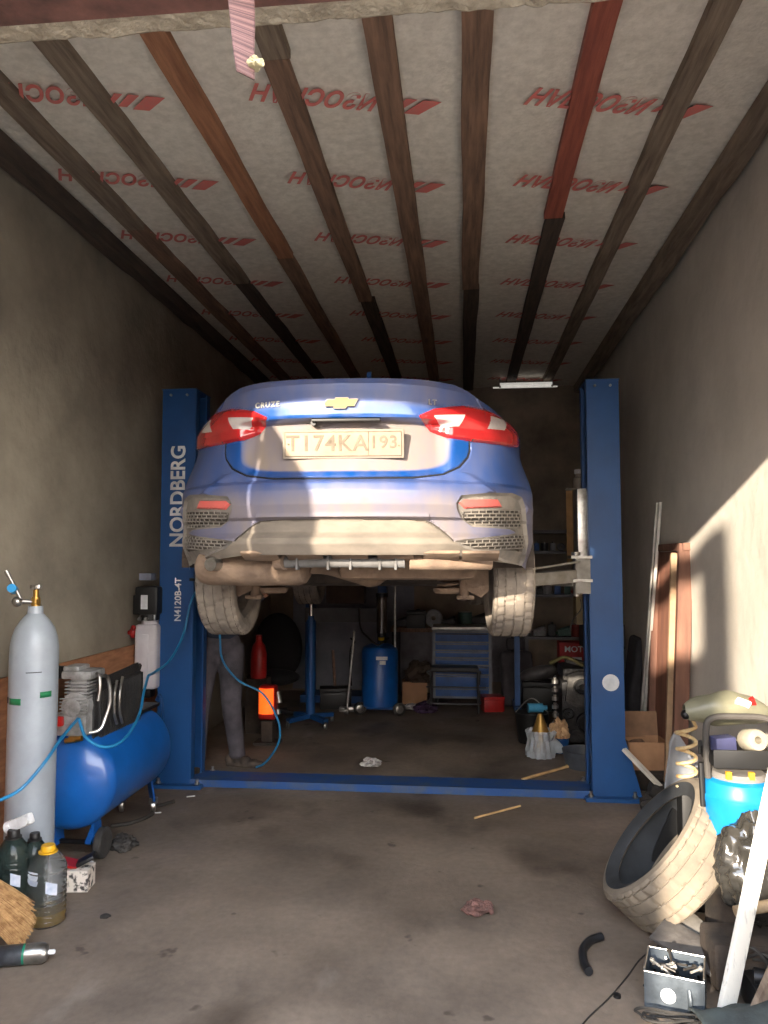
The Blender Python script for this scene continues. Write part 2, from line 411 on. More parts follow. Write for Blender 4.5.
TOP = [(0,2.395),(.3,2.402),(.44,2.402),(.51,2.388),(.58,2.36),(.70,2.335),(.80,2.30),(.9,2.27),(1,2.25)]
lampP = [(.235,2.240),(.30,2.275),(.38,2.295),(.445,2.308),(.60,2.320),(.70,2.308),(.82,2.275),(.83,2.175),(.70,2.160),(.56,2.150),(.45,2.145),(.345,2.152),(.278,2.182)]
splitP = [(.56,2.34),(.56,2.318),(.52,2.25),(.442,2.147)]
shutP = [(.442,2.147),(.435,2.10),(.42,2.07),(.374,2.023),(.305,1.987),(.20,1.967),(0,1.963)]
lidP = [(0,2.6),(.57,2.6)] + splitP[:] + shutP[1:] + [(-.01,1.963),(-.01,2.6)]
ins1P = [(.575,2.285),(.72,2.292),(.64,2.228),(.520,2.214)]
ins2P = [(.283,2.242),(.42,2.262),(.383,2.205),(.315,2.200)]
reflP = [(.362,1.860),(.378,1.874),(.535,1.884),(.56,1.85),(.387,1.835)]
pockP = [(.345,1.858),(.365,1.893),(.48,1.910),(.62,1.920),(.70,1.905),(.735,1.86),(.80,1.60),(.76,1.575),(.60,1.60),(.38,1.662),(.335,1.692),(.375,1.700),(.60,1.728),(.655,1.738),(.60,1.752),(.41,1.757),(.365,1.79),(.348,1.83)]
gr1P = [(.372,1.822),(.40,1.825),(.57,1.838),(.70,1.845),(.715,1.80),(.725,1.762),(.60,1.762),(.425,1.768),(.385,1.79)]
gr2P = [(.37,1.682),(.40,1.696),(.60,1.718),(.735,1.730),(.765,1.65),(.60,1.655),(.42,1.668)]
valP = [(0,1.788),(.178,1.785),(.24,1.781),(.262,1.768),(.285,1.748),(.305,1.728),(.335,1.694),(.38,1.662),(.60,1.60),(.76,1.575),(.80,1.58),(.80,1.4),(-.01,1.4),(-.01,1.788)]
def sdf(poly, P):
    """signed distance (negative inside) + nearest boundary point, in (t*.95, z) space"""
    Q = np.array(poly); n = len(Q); best = np.full(len(P), 1e9); near = P.copy(); ins = np.zeros(len(P), bool)
    for i in range(n):
        a = Q[i]; b = Q[(i + 1) % n]; d = b - a; L = (d * d).sum() + 1e-12
        k = np.clip(((P - a) @ d) / L, 0, 1); pr = a + k[:, None] * d; dist = np.hypot(*(P - pr).T)
        m = dist < best; best[m] = dist[m]; near[m] = pr[m]
        c = ((a[1] > P[:, 1]) != (b[1] > P[:, 1])) & (P[:, 0] < (b[0] - a[0]) * (P[:, 1] - a[1]) / (b[1] - a[1] + 1e-12) + a[0])
        ins ^= c
    return np.where(ins, -best, best), near
NT, NZ = 250, 168
ts = np.linspace(0, 1.0, NT + 1)
TT = np.zeros((NT + 1, NZ + 1, 2))
for i, t in enumerate(ts):
    zb, zt = itp(t, BOT), itp(t, TOP)
    for j in range(NZ + 1): TT[i, j] = (t, zb + (zt - zb) * j / NZ)
P2 = TT.reshape(-1, 2)
cell = 0.0045
lid_open = shutP + []
for poly in (lampP, lidP, ins1P, ins2P, reflP, gr1P, gr2P, pockP, valP):
    s_, nr = sdf(poly, P2)
    edge = (np.abs(s_) < cell * 0.70)
    fi = np.arange(len(P2)); ii = fi // (NZ + 1); jj = fi % (NZ + 1)
    ok = edge & (jj > 0) & (jj < NZ) & (ii > 0) & (ii < NT)
    P2[ok] = nr[ok]
S = {k: sdf(p, P2)[0] for k, p in dict(lamp=lampP, lid=lidP, ins1=ins1P, ins2=ins2P, refl=reflP, gr1=gr1P, gr2=gr2P, pock=pockP, val=valP).items()}
# wheel arch
AR = (4.24, 1.60, 0.375)
# displaced positions
pos = []
for n_, (t, z) in enumerate(P2):
    off = 0.0
    dl = S['lid'][n_]
    if S['lamp'][n_] < 0: off += 0.012 * min(1, -S['lamp'][n_] / 0.012)
    else:
        if abs(dl) < 0.0062: off -= 0.010 * (1 - abs(dl) / 0.0062)
        if S['lamp'][n_] < 0.005: off -= 0.004
    if S['pock'][n_] < 0 and t > .33:
        off -= 0.016 * min(1, -S['pock'][n_] / 0.014)
    if S['refl'][n_] < 0: off += 0.010
    if abs(S['val'][n_]) < 0.005 and t < .34: off -= 0.006
    if 1.83 < z < 2.0 and S['pock'][n_] > 0: off += 0.012 * math.exp(-((z - (1.985 - .13 * sst(.36, .62, t))) / 0.02) ** 2) * sst(.33, .42, t) * (1 - sst(.75, .95, t))
    off += 0.008 * math.exp(-((z - 1.795) / .012) ** 2) * (1 if t < .25 else 0)
    pos.append(bpos(t, z, off))
pos_m = [Vector((2 * XC - p.x, p.y, p.z)) for p in pos]
M_glassd = mat('dark_car_glass', (18, 20, 24), 0.08, coat=0.6)

def paint_material():
    m = bpy.data.materials.new('dusty_blue_paint'); m.use_nodes = True; nt = m.node_tree; b = nt.nodes['Principled BSDF']
    at = nt.nodes.new('ShaderNodeAttribute'); at.attribute_name = 'dust'
    tc = nt.nodes.new('ShaderNodeTexCoord')
    n = nt.nodes.new('ShaderNodeTexNoise'); n.inputs['Scale'].default_value = 9; n.inputs['Detail'].default_value = 7
    mp = nt.nodes.new('ShaderNodeMapping'); mp.inputs['Scale'].default_value = (1.4, 1, 0.55)
    nt.links.new(tc.outputs['Object'], mp.inputs[0]); nt.links.new(mp.outputs[0], n.inputs[0])
    a = nt.nodes.new('ShaderNodeMath'); a.operation = 'SUBTRACT'; nt.links.new(n.outputs[0], a.inputs[0]); a.inputs[1].default_value = 0.5
    a2 = nt.nodes.new('ShaderNodeMath'); a2.operation = 'MULTIPLY_ADD'; nt.links.new(a.outputs[0], a2.inputs[0]); a2.inputs[1].default_value = 0.62
    nt.links.new(at.outputs['Fac'], a2.inputs[2]); a2.use_clamp = True
    mx = nt.nodes.new('ShaderNodeMix'); mx.data_type = 'RGBA'; nt.links.new(a2.outputs[0], mx.inputs[0])
    mx.inputs[6].default_value = lin((12, 64, 128)) + (1,); mx.inputs[7].default_value = lin((122, 109, 94)) + (1,)
    nt.links.new(mx.outputs[2], b.inputs['Base Color'])
    mr = nt.nodes.new('ShaderNodeMapRange'); nt.links.new(a2.outputs[0], mr.inputs[0]); mr.inputs[3].default_value = 0.28; mr.inputs[4].default_value = 0.9
    nt.links.new(mr.outputs[0], b.inputs['Roughness'])
    mm = nt.nodes.new('ShaderNodeMapRange'); nt.links.new(a2.outputs[0], mm.inputs[0]); mm.inputs[3].default_value = 0.15; mm.inputs[4].default_value = 0.0
    nt.links.new(mm.outputs[0], b.inputs['Metallic'])
    mc = nt.nodes.new('ShaderNodeMapRange'); nt.links.new(a2.outputs[0], mc.inputs[0]); mc.inputs[2].default_value = .6; mc.inputs[3].default_value = 0.6; mc.inputs[4].default_value = 0.0
    nt.links.new(mc.outputs[0], b.inputs['Coat Weight']); b.inputs['Coat Roughness'].default_value = 0.08
    return m
M_paint = paint_material()
def lens_mat(name, c, c2, r=0.15):
    return mat(name, c, r, col2=c2, scale=6, coat=0.5, contrast=(0.3, 0.7))
M_lamp = lens_mat('red_lamp_lens', (172, 34, 36), (140, 28, 30)); M_lens = lens_mat('clear_lamp_lens', (180, 172, 168), (150, 144, 142))
M_val = mat('dusty_grey_plastic', (118, 109, 98), 0.9, col2=(96, 89, 81), scale=5, bump=0.08, stretch=(1, 1, 2))
M_pock = mat('dusty_pocket_plastic', (124, 117, 108), 0.85, col2=(100, 96, 92), scale=9, bump=0.1)
M_refl = mat('dusty_red_reflector', (190, 84, 80), 0.4, col2=(176, 92, 84), scale=10)

car = thing('car', 'dusty blue sedan raised on the blue two post lift, seen from behind', 'car', (XC, 5.5, 1.2))
def classify(n4):
    m = {k: float(np.mean(S[k][n4])) for k in S}; t = float(np.mean(P2[n4, 0]))
    if m['lamp'] < 0:
        inner = m['lid'] < 0
        if m['ins1'] < 0 or m['ins2'] < 0: return 'lens_in' if inner else 'lens_out'
        return 'lamp_in' if inner else 'lamp_out'
    if m['refl'] < 0: return 'refl'
    if (m['gr1'] < 0 or m['gr2'] < 0): return 'grille'
    if m['pock'] < 0: return 'pocket'
    if m['val'] < 0: return 'valance'
    return 'lid' if m['lid'] < 0 else 'bumper'
faces = {}
for i in range(NT):
    for j in range(NZ):
        n4 = [i * (NZ + 1) + j, (i + 1) * (NZ + 1) + j, (i + 1) * (NZ + 1) + j + 1, i * (NZ + 1) + j + 1]
        pc = sum((pos[k] for k in n4), Vector()) / 4
        if abs(pc.x - XC) > 0.6 and math.hypot(pc.y - AR[0], pc.z - AR[1]) < AR[2]: continue
        faces.setdefault(classify(n4), []).append(n4)
def dustval(k):
    t, z = P2[k]; x = abs(pos[k].x - XC)
    d = 0.06
    d += 0.66 * (1 - sst(1.84, 2.0, z)) * (0.75 + .25 * (1 - sst(.3, .5, t)))                       # lower bumper
    if S['lid'][k] < 0:
        ell = ((x / .47) ** 4 + ((z - 2.11) / .115) ** 4)                                            # plate recess
        d = max(d, 0.82 * (1 - sst(0.75, 1.15, ell)))
        d = max(d, 0.34 * sst(2.25, 2.31, z))
    else: d = max(d, .22 - .12 * sst(.4, .9, t))
    d += 0.3 * sst(.78, .98, t)
    return min(d, 1.0)
def skin_part(name, keys, m, parent, sides=(1, -1), dust=False, inset=0.0):
    out = []
    idx = sorted({k for key in keys for f in faces.get(key, []) for k in f})
    loc = {k: i for i, k in enumerate(idx)}
    for grp in ([sides] if len(sides) == 2 and dust else [(s,) for s in sides]):
        mb = MB(); dv = []
        for s in grp:
            src = pos if s == 1 else pos_m
            F = [[loc[k] for k in (f if s == 1 else f[::-1])] for key in keys for f in faces.get(key, [])]
            mb.add([src[k] for k in idx], F); dv += [dustval(k) for k in idx] if dust else []
        o = mb.build(name, m, parent, world=True, angle=28)
        if dust:
            bmx = bmesh.new(); bmx.from_mesh(o.data); 
            lay = bmx.verts.layers.float.new('dust')
            for v, d in zip(bmx.verts, dv): v[lay] = d
            bmesh.ops.remove_doubles(bmx, verts=bmx.verts[:], dist=0.0004)
            bmx.to_mesh(o.data); bmx.free(); o.data.shade_smooth(); o.data.set_sharp_from_angle(angle=R(35))
        out.append(o)
    return out
lid = skin_part('trunk_lid', ['lid'], M_paint, car, dust=True)[0]
bumper = skin_part('rear_bumper', ['bumper'], M_paint, car, dust=True)[0]
val_ = []
idx_all = skin_part('diffuser', ['valance'], M_val, car, dust=True)[0]
for s in (1, -1):
    lo = skin_part('tail_lamp', ['lamp_out'], M_lamp, car, (s,))[0]; skin_part('lamp_lens', ['lens_out'], M_lens, lo, (s,))
    li = skin_part('tail_lamp', ['lamp_in'], M_lamp, car, (s,))[0]; skin_part('lamp_lens', ['lens_in'], M_lens, li, (s,))
    skin_part('bumper_pocket', ['pocket'], M_pock, car, (s,))
    rf = skin_part('reflector', ['refl'], M_refl, car, (s,))[0]
    skin_part('pocket_grille', ['grille'], mat('dusty_grille_back', (78, 72, 66), .9), car, (s,))  # dusty dark plastic backing of the grille
    # brick pattern ribs over the grille
    mb = MB()
    def rib(t0, z0, t1, z1, poly, wd=0.0032):
        n = 40; pts = []
        for i in range(n + 1):
            t = t0 + (t1 - t0) * i / n; z = z0 + (z1 - z0) * i / n
            inside = sdf(poly, np.array([[t, z]]))[0][0] < 0.002
            if inside:
                p = bpos(t, z, -0.010); pts.append(p if s == 1 else Vector((2 * XC - p.x, p.y, p.z)))
            else:
                if len(pts) > 1: mb.tube(pts, wd, seg=5, smooth=0)
                pts = []
        if len(pts) > 1: mb.tube(pts, wd, seg=5, smooth=0)
    for poly, zs in ((gr1P, [1.745 + 0.0155 * k for k in range(7)]), (gr2P, [1.660 + 0.0155 * k for k in range(5)])):
        for q, z in enumerate(zs):
            rib(.34, z - .012, .78, z + .010, poly)
            for k in range(14):
                t = .36 + .034 * k + (.017 if q % 2 else 0)
                zz = z + (t - .55) * .05
                rib(t, zz, t, zz + .0155, poly, .0028)
    mb.build('grille_ribs', M_pock, car, world=True)

def seam(name, pts, r, parent, m_, off=-.004):
    for s in (1, -1):
        P = []
        for (t0, z0), (t1, z1) in zip(pts, pts[1:]):
            for k in range(8):
                t, z = t0 + (t1 - t0) * k / 8, z0 + (z1 - z0) * k / 8; p = bpos(t, z, off); P.append(p if s == 1 else Vector((2 * XC - p.x, p.y, p.z)))
        p = bpos(*pts[-1], off); P.append(p if s == 1 else Vector((2 * XC - p.x, p.y, p.z)))
        MB().tube(P, r, seg=6, smooth=0).build(name, m_, parent, world=True)
M_gap = mat('panel_gap', (22, 22, 24), .9)
seam('panel_gap', shutP, .0042, car, M_gap, -.005)
seam('lamp_gap', splitP[1:], .0022, car, M_gap, .010)
seam('diffuser_gap', valP[:7], .0032, car, mat('dust_gap', (70, 64, 58), .95), -.002)

# trunk deck, flanks, front, greenhouse
def spt(u, k=1.0): return None
deckv = MB()
nt_ = 60
base_y = 4.10
def deck_fn(u, v):
    t = -1 + 2 * u; p = bpos(t, itp(abs(t), TOP) - 0.001)
    q = Vector((XC + (p.x - XC) * 0.86, 4.15 + 0.10 * (1 - abs(t)), 2.37 + 0.0 * v))
    r = p.lerp(q, v); r.z = p.z + (2.39 - p.z) * (1 - (1 - v) ** 2) + 0.0
    return r
deckv.grid(deck_fn, 80, 14)
M_paintplain = mat('blue_paint', (12, 64, 128), 0.25, metal=0.3, coat=0.8, col2=(16, 70, 136), scale=4)
deckv.build('trunk_deck', M_paintplain, car, world=True)
YE = 7.86
def halfw(z): return abs(bpos(1.0, z).x - XC)
def side_top(y): return float(np.interp(y, [4.05, 4.6, 5.5, 6.4, 6.9, 7.6, 7.86], [2.25, 2.27, 2.26, 2.24, 2.20, 2.10, 2.02]))
for s in (1, -1):
    mb = MB(); ny, nz_ = 190, 46; vv = []
    A2 = (AR[0] + 2.70, 1.60, 0.375)
    for i in range(ny + 1):
        y = 4.0 + (YE - 4.0) * i / ny; ft = 1.0
        if y > 6.9: ft = max(0.0, 1 - ((y - 6.9) / 0.98) ** 2.6) ** 0.5
        for j in range(nz_ + 1):
            zt = side_top(y); z = 1.55 + (zt - 1.55) * j / nz_; yy, z2 = y, z
            for A in (AR, A2):
                d = math.hypot(yy - A[0], z2 - A[1])
                if abs(d - A[2]) < 0.010 and d > 0: yy = A[0] + (yy - A[0]) * A[2] / d; z2 = A[1] + (z2 - A[1]) * A[2] / d
            vv.append(Vector((XC + s * (halfw(min(z, 2.22)) * (0.35 + 0.65 * ft)), yy, z2)))
    F = []
    for i in range(ny):
        for j in range(nz_):
            q = [i * (nz_ + 1) + j, (i + 1) * (nz_ + 1) + j, (i + 1) * (nz_ + 1) + j + 1, i * (nz_ + 1) + j + 1]
            c = sum((vv[k] for k in q), Vector()) / 4
            if any(math.hypot(c.y - A[0], c.z - A[1]) < A[2] for A in (AR, A2)): continue
            F.append(q if s == 1 else q[::-1])
    mb.add(vv, F); mb.build('body_side', M_paintplain, car, world=True)
mb = MB()
def hood(u, v):
    y = 6.0 + (YE + 0.02 - 6.0) * v; ft = max(0.0, 1 - ((max(y, 6.9) - 6.9) / 0.98) ** 2.6) ** 0.5
    hw = halfw(2.2) * (0.35 + 0.65 * ft); x = -1 + 2 * u
    return (XC + x * hw, y, side_top(y) + 0.07 * (1 - x * x) * (1 - .3 * v))
mb.grid(hood, 24, 30)
mb.grid(lambda u, v: (XC + (-1 + 2 * u) * halfw(1.9) * .36, YE + .02, 1.55 + .50 * v), 6, 6)
mb.build('hood', M_paintplain, car, world=True)
def ring(z, hx, ya, yb, n=48, e=3.2):
    out = []
    for i in range(n):
        a = 2 * PI * i / n; cx, sx_ = math.cos(a), math.sin(a)
        x = hx * math.copysign(abs(cx) ** (2 / e), cx); y = (ya + yb) / 2 + (yb - ya) / 2 * math.copysign(abs(sx_) ** (2 / e), sx_)
        out.append(Vector((XC + x, y, z - 0.03 * (x / hx) ** 2 * (1 if z > 2.5 else 0))))
    return out
mb = MB(); r0 = ring(2.24, .85, 4.0, 6.75); r1 = ring(2.60, .62, 4.62, 5.95); n = 48
mb.add(r0 + r1, [[i, (i + 1) % n, n + (i + 1) % n, n + i] for i in range(n)]); mb.build('window_glass', M_glassd, car, world=True)
mb = MB(); r2 = ring(2.655, .52, 4.8, 5.75); V = r1 + r2 + [Vector((XC, 5.3, 2.665))]
mb.add(V, [[i, (i + 1) % n, n + (i + 1) % n, n + i] for i in range(n)] + [[n + i, n + (i + 1) % n, 2 * n] for i in range(n)]); mb.build('roof', M_paintplain, car, world=True)
for s in (1, -1):
    MB().beam((XC + s * .83, 5.35, 2.24), (XC + s * .60, 5.30, 2.62), 0.05, 0.09).build('roof_pillar', M_paintplain, car, world=True)
    MB().beam((XC + s * .80, 4.15, 2.27), (XC + s * .58, 4.72, 2.61), 0.05, 0.07).build('roof_pillar', M_paintplain, car, world=True)
MB().prism([(-.07, 0), (.07, 0), (.05, .035), (-.045, .145), (-.06, .13)], 0.03, frame((XC, 4.72, 2.63), (0, 1, 0), (0, 0, 1))).build('antenna', M_paintplain, car, world=True)
# belly
mb = MB()
mb.grid(lambda u, v: (XC + (-1 + 2 * u) * .86, 3.75 + 4.0 * v, 1.62 + .02 * math.sin(u * 9)), 10, 20)
mb.box((XC, 6.9, 1.6), (0.9, 1.0, 0.12), bev=.03)
mb.grid(lambda u, v: (XC + (-1 + 2 * u) * .80, 3.36 + .42 * v + .30 * abs(-1 + 2 * u) ** 2.5 * (1 - v), 1.66 - .04 * v), 20, 6)
mb.build('floor_pan', M_dustdark, car, world=True)
mb = MB()   # wheel housings
for s in (1, -1):
    for yc in (AR[0], AR[0] + 2.7):
        V = []; F = []; n = 28
        for i in range(n + 1):
            a = PI * 1.05 * i / n - .08
            for x in (.895, .60): V.append((XC + s * x, yc + .375 * math.cos(a), 1.60 + .375 * math.sin(a)))
        F = [[2 * i, 2 * i + 1, 2 * i + 3, 2 * i + 2] for i in range(n)] + [[2 * i + 1 for i in range(n + 1)]]
        MB().add(V, F).build('wheel_housing', M_dustdark, car, world=True)
mb = MB()   # spare wheel well and rear tie panel
mb.box((XC + .27, 3.86, 1.575), (.66, .40, .12), bev=.04); mb.build('spare_wheel_well', M_duston, car, world=True)
mb = MB()   # muffler, lying across at the left
V = []
prof = [(0, -.27), (.05, -.268), (.075, -.25), (.085, -.22), (.088, 0), (.085, .22), (.075, .25), (.05, .268), (0, .27)]
mb.lathe([(r, z) for r, z in prof], 28, Matrix.Translation((XC - .46, 3.62, 1.575)) @ Euler((0, R(90), R(-3))).to_matrix().to_4x4() @ Matrix.Diagonal((1, 1.5, 1, 1)))
mb.build('muffler', M_duston, car, world=True)
mb = MB().tube([(XC - .60, 3.56, 1.58), (XC - .61, 3.48, 1.592), (XC - .62, 3.44, 1.59)], .03, seg=14); mb.build('tailpipe', M_steel, car, world=True)
mb = MB().tube([(-.80, 3.62, 1.575), (-.72, 3.70, 1.57), (-.60, 3.90, 1.525), (-.53, 4.05, 1.50), (-.48, 4.3, 1.53), (-.46, 5.2, 1.56), (-.46, 6.3, 1.58)], .032, seg=14); mb.build('exhaust_pipe', M_duston, car, world=True)
mb = MB(); mb.tube([(-.87, 3.42, 1.60), (-.67, 3.40, 1.602), (-.33, 3.40, 1.60)], .026, seg=12)
for x in (-.81, -.67, -.57, -.44, -.37): mb.box((x, 3.40, 1.598), (.012, .064, .064), bev=.004)
mb.build('bumper_duct', mat('grey_duct', (96, 95, 95), .8, col2=(80, 78, 76), scale=14), car, world=True)
mb = MB()
for x in (-.97, -.77, -.57, -.37, -.17, .0): mb.box((x, 3.36, 1.628), (.16, .10, .014), rot=(R(-20), 0, 0), bev=.004)
mb.tube([(-.91, 3.43, 1.60), (-.87, 3.41, 1.60)], .035, seg=12); mb.tube([(-.31, 3.41, 1.602), (-.17, 3.42, 1.60), (.05, 3.5, 1.60)], .036, seg=12)
mb.build('undertray', M_duston, car, world=True)
mb = MB().tube([(XC - .60, 4.28, 1.47), (XC - .40, 4.62, 1.50), (XC, 4.72, 1.51), (XC + .40, 4.62, 1.50), (XC + .60, 4.28, 1.47)], .045, seg=14)
mb.build('axle_beam', M_dustdark, car, world=True)
mb = MB().box((-.53, 5.0, 1.53), (.95, .62, .16), bev=.05); mb.build('fuel_tank', M_dustdark, car, world=True)
M_tyre = mat('dusty_tyre', (134, 124, 112), 0.95, col2=(102, 95, 88), scale=10, bump=0.15)
M_tyre2 = mat('sandy_tyre', (128, 117, 102), 0.95, col2=(100, 92, 82), scale=9, bump=0.12, contrast=(.35, .75))
M_tyreb = mat('black_tyre_side', (50, 52, 55), 0.8, col2=(38, 40, 42), scale=10)
def tyre_mb(Ro=.318, w=.215, ri=.215, seg=224):
    h = w / 2; cols = []
    prof = [(ri, -h * .72), (ri + .012, -h * .86), (ri + .045, -h * .98), (Ro - .045, -h * 1.0), (Ro - .018, -h * .95), (Ro - .006, -h * .85)]
    tread = []
    for a, b_ in ((-.82, -.50), (-.44, -.04), (.04, .44), (.50, .82)):
        tread += [(Ro - .0075, h * a + .0005), (Ro, h * a + .0015), (Ro, h * b_ - .0015), (Ro - .0075, h * b_ - .0005)]
    prof += tread + [(Ro - .006, h * .85), (Ro - .018, h * .95), (Ro - .045, h), (ri + .045, h * .98), (ri + .012, h * .86), (ri, h * .72), (ri + .02, h * .6), (Ro - .03, h * .75), (Ro - .022, 0), (Ro - .03, -h * .75), (ri + .02, -h * .6)]
    n0 = 4; n1 = 6 + len(tread) + 1
    def rad(j, i, r):
        if 5 <= j <= n1 and r > Ro - .008:
            k = j - 6; rib_ = k // 4
            period = 6 if rib_ in (0, 3) or k < 0 or k > 15 else 14
            ph = 0 if rib_ in (0, 1) or k < 0 else 3
            if (i + ph + (1 if (k % 4) > 1 else 0)) % period == 0: return r - .009
        return r
    return MB(), prof, rad, seg
def add_tyre(mb, M, **k):
    _, prof, rad, seg = tyre_mb(**k); mb.lathe(prof, seg, M, rad=rad, closed=True); return mb
rimM = mat('dusty_rim', (128, 120, 110), .6, metal=.3, col2=(96, 90, 84), scale=8)
for s, yc, zc in ((-1, 4.24, 1.515), (1, 4.24, 1.515), (-1, 6.94, 1.53), (1, 6.94, 1.53)):
    Mw = Matrix.Translation((XC + .030 + s * .767, yc, zc)) @ Euler((0, R(90 * s), R(2.0 * s))).to_matrix().to_4x4()
    w_ = MB(); add_tyre(w_, Mw)
    wh = w_.build('tyre', M_tyre, car, world=True, angle=30)
    w_ = MB(); w_.lathe([(.222, .075), (.212, .07), (.205, .05), (.19, 0), (.19, -.05), (.212, -.075), (.222, -.08), (.216, -.085), (.19, -.06), (.182, 0), (.07, .05), (.0, .055)], 48, Mw)
    for k in range(5):
        a = 2 * PI * k / 5; w_.beam(Mw @ Vector((.05 * math.cos(a), .05 * math.sin(a), .06)), Mw @ Vector((.205 * math.cos(a), .205 * math.sin(a), .066)), .05, .02, up=Mw.to_3x3() @ Vector((0, 0, 1)))
    w_.build('rim', rimM, wh, world=True)
for s in (1, -1):
    x = XC + s * .60; n_ = MB()
    n_.box((x - s * .04, 4.05, 1.415), (.09, .06, .022), bev=.008)
    n_.prism([(-.06, .08), (.06, .06), (.06, -.05), (.02, -.085), (-.05, -.05)], .02, frame((x + s * .02, 4.04, 1.50), (s, 0, 0), (0, 0, 1)))
    n_.build('knuckle_bracket', M_duston, car, world=True)
    MB().cyl((x - s * .045, 4.04, 1.405), (x - s * .05, 4.10, 1.66), .026).build('shock_absorber', M_duston, car, world=True)
    sp = MB(); xs = XC + s * .48
    sp.lathe([(.0, -.01), (.075, -.012), (.088, 0), (.088, .018), (.078, .018), (.074, .004), (0, .006)], 28, Matrix.Translation((xs, 4.12, 1.445)))
    sp.build('spring_seat', M_duston, car, world=True)
    c_ = MB(); c_.tube([(xs + .062 * math.cos(a), 4.12 + .062 * math.sin(a), 1.457 + .13 * a / (8 * PI)) for a in [i * PI / 6 for i in range(49)]], .008, seg=8, smooth=2)
    c_.build('coil_spring', M_duston, car, world=True)
# plate, emblem, badges, reversing camera
def lidpt(x, z): 
    lo, hi = 0.0, 0.9
    for _ in range(30):
        m_ = (lo + hi) / 2
        if abs(bpos(m_, z).x - XC) < abs(x): lo = m_
        else: hi = m_
    p = bpos(lo, z); return Vector((XC + x, p.y, z))
M_plate = mat('dusty_plate', (140, 126, 107), .75, col2=(124, 111, 94), scale=7, bump=.05)
M_pframe = mat('plate_frame_dust', (118, 108, 96), .8, col2=(120, 112, 102), scale=9)
M_ptext = mat('plate_lettering_dust', (92, 82, 70), .85, col2=(112, 100, 86), scale=20)
pl0 = Vector((XC + .004, 3.310, 2.117)); Mp = frame(pl0, (1, 0, 0), (0, -.08, 1))
pf = MB().box((0, 0, 0), (.535, .128, .02), bev=.006, M=Mp).build('number_plate', M_pframe, car, world=True)
MB().box((0, 0, .009), (.515, .108, .008), bev=.003, M=Mp).build('plate_face', M_plate, pf, world=True)
tx = text_mb('T174KA', .098, bold=.0012, depth=.0015, M=Mp @ Matrix.Translation((-.07, 0, .0145)), spacing=1.10)
text_mb('193', .078, bold=.001, depth=.0015, M=Mp @ Matrix.Translation((.178, .004, .0145)), mb=tx, spacing=1.1)
for a, b_, c_, d in ((.112, 0, .0022, .104), (0, .052, .51, .002), (0, -.052, .51, .002), (-.255, 0, .002, .104), (.255, 0, .002, .104)): tx.box((a, b_, .0145), (c_, d, .003), M=Mp)
tx.cyl(Mp @ Vector((-.24, 0, .013)), Mp @ Vector((-.24, 0, .017)), .004); tx.cyl(Mp @ Vector((.245, -.01, .013)), Mp @ Vector((.245, -.01, .017)), .004)
tx.build('plate_lettering', M_ptext, pf, world=True, smooth=False)
BW = .92
bow = [(-.078, .0), (-.060, .020), (-.026, .020), (-.024, .027), (.034, .027), (.034, .020), (.078, .020), (.062, -.012), (.030, -.012), (.022, -.022), (-.034, -.022), (-.030, -.012), (-.070, -.012)]
bow = [(x * BW, y * BW) for x, y in bow]
Me = frame(lidpt(-.0, 2.283) + Vector((.0, -.012, 0)), (1, 0, 0), (0, .1, 1))
em = MB().prism(bow, .014, Me).build('emblem', mat('gold_emblem', (150, 116, 66), .6, metal=.1, col2=(134, 104, 60), scale=12), car, world=True)
MB().prism([(x * 1.06, y * 1.12 + .0004) for x, y in bow], .010, Me).build('emblem_rim', mat('dull_chrome', (120, 118, 114), .5, metal=.4), em, world=True)
M_badge = mat('badge_chrome', (200, 196, 188), .3, metal=.7)
def badge(txt, x, z, size):
    p = lidpt(x, z); q = lidpt(x + .05, z); r = (q - p); mb_ = text_mb(txt, size, bold=.0008, depth=.002, M=frame(p + Vector((0, -.004, 0)), r, (0, .1, 1)), spacing=1.25)
    mb_.build('badge', M_badge, car, world=True, smooth=False)
badge('CRUZE', -.335, 2.295, .034); badge('LT', .395, 2.302, .034)
cm = MB().cyl(lidpt(-.125, 2.208) + Vector((0, -.055, 0)), lidpt(-.125, 2.208) + Vector((0, -.01, -.0)), .012); cm.build('reversing_camera', M_black, car, world=True)
MB().box((XC + .02, 3.288, 2.216), (.30, .05, .012), bev=.004).build('trunk_handle', M_black, car, world=True)

car.rotation_euler.z = R(2.0)      # the car sits slightly askew on the arms

# ------------------------------------------------------------------ two post lift
lift = thing('two_post_lift', 'blue two post car lift carrying the dusty blue sedan', 'car lift', (-.5, 5.5, 0))
def post(x0, x1, sg, name):
    m = MB(); y0, y1, H = 5.42, 5.72, 2.86; th = .012; xo = x0 if sg < 0 else x1; xi = x1 if sg < 0 else x0
    m.box(((x0 + x1) / 2, y0, H / 2), (x1 - x0, th, H)); m.box(((x0 + x1) / 2, y1, H / 2), (x1 - x0, th, H))
    m.box((xo, (y0 + y1) / 2, H / 2), (th, y1 - y0, H))
    for y in (y0 + .035, y1 - .035): m.box((xi - sg * 0 , y, H / 2), (th, .07, H))
    m.box(((x0 + x1) / 2, (y0 + y1) / 2, H + .003), (x1 - x0 + .02, y1 - y0 + .02, .008))
    return m.build(name, M_blue, lift, world=True, smooth=False)
PLx0, PLx1, PRx0, PRx1 = -2.19, -1.945, .865, 1.075
post(PLx0, PLx1, -1, 'post'); post(PRx0, PRx1, 1, 'post')
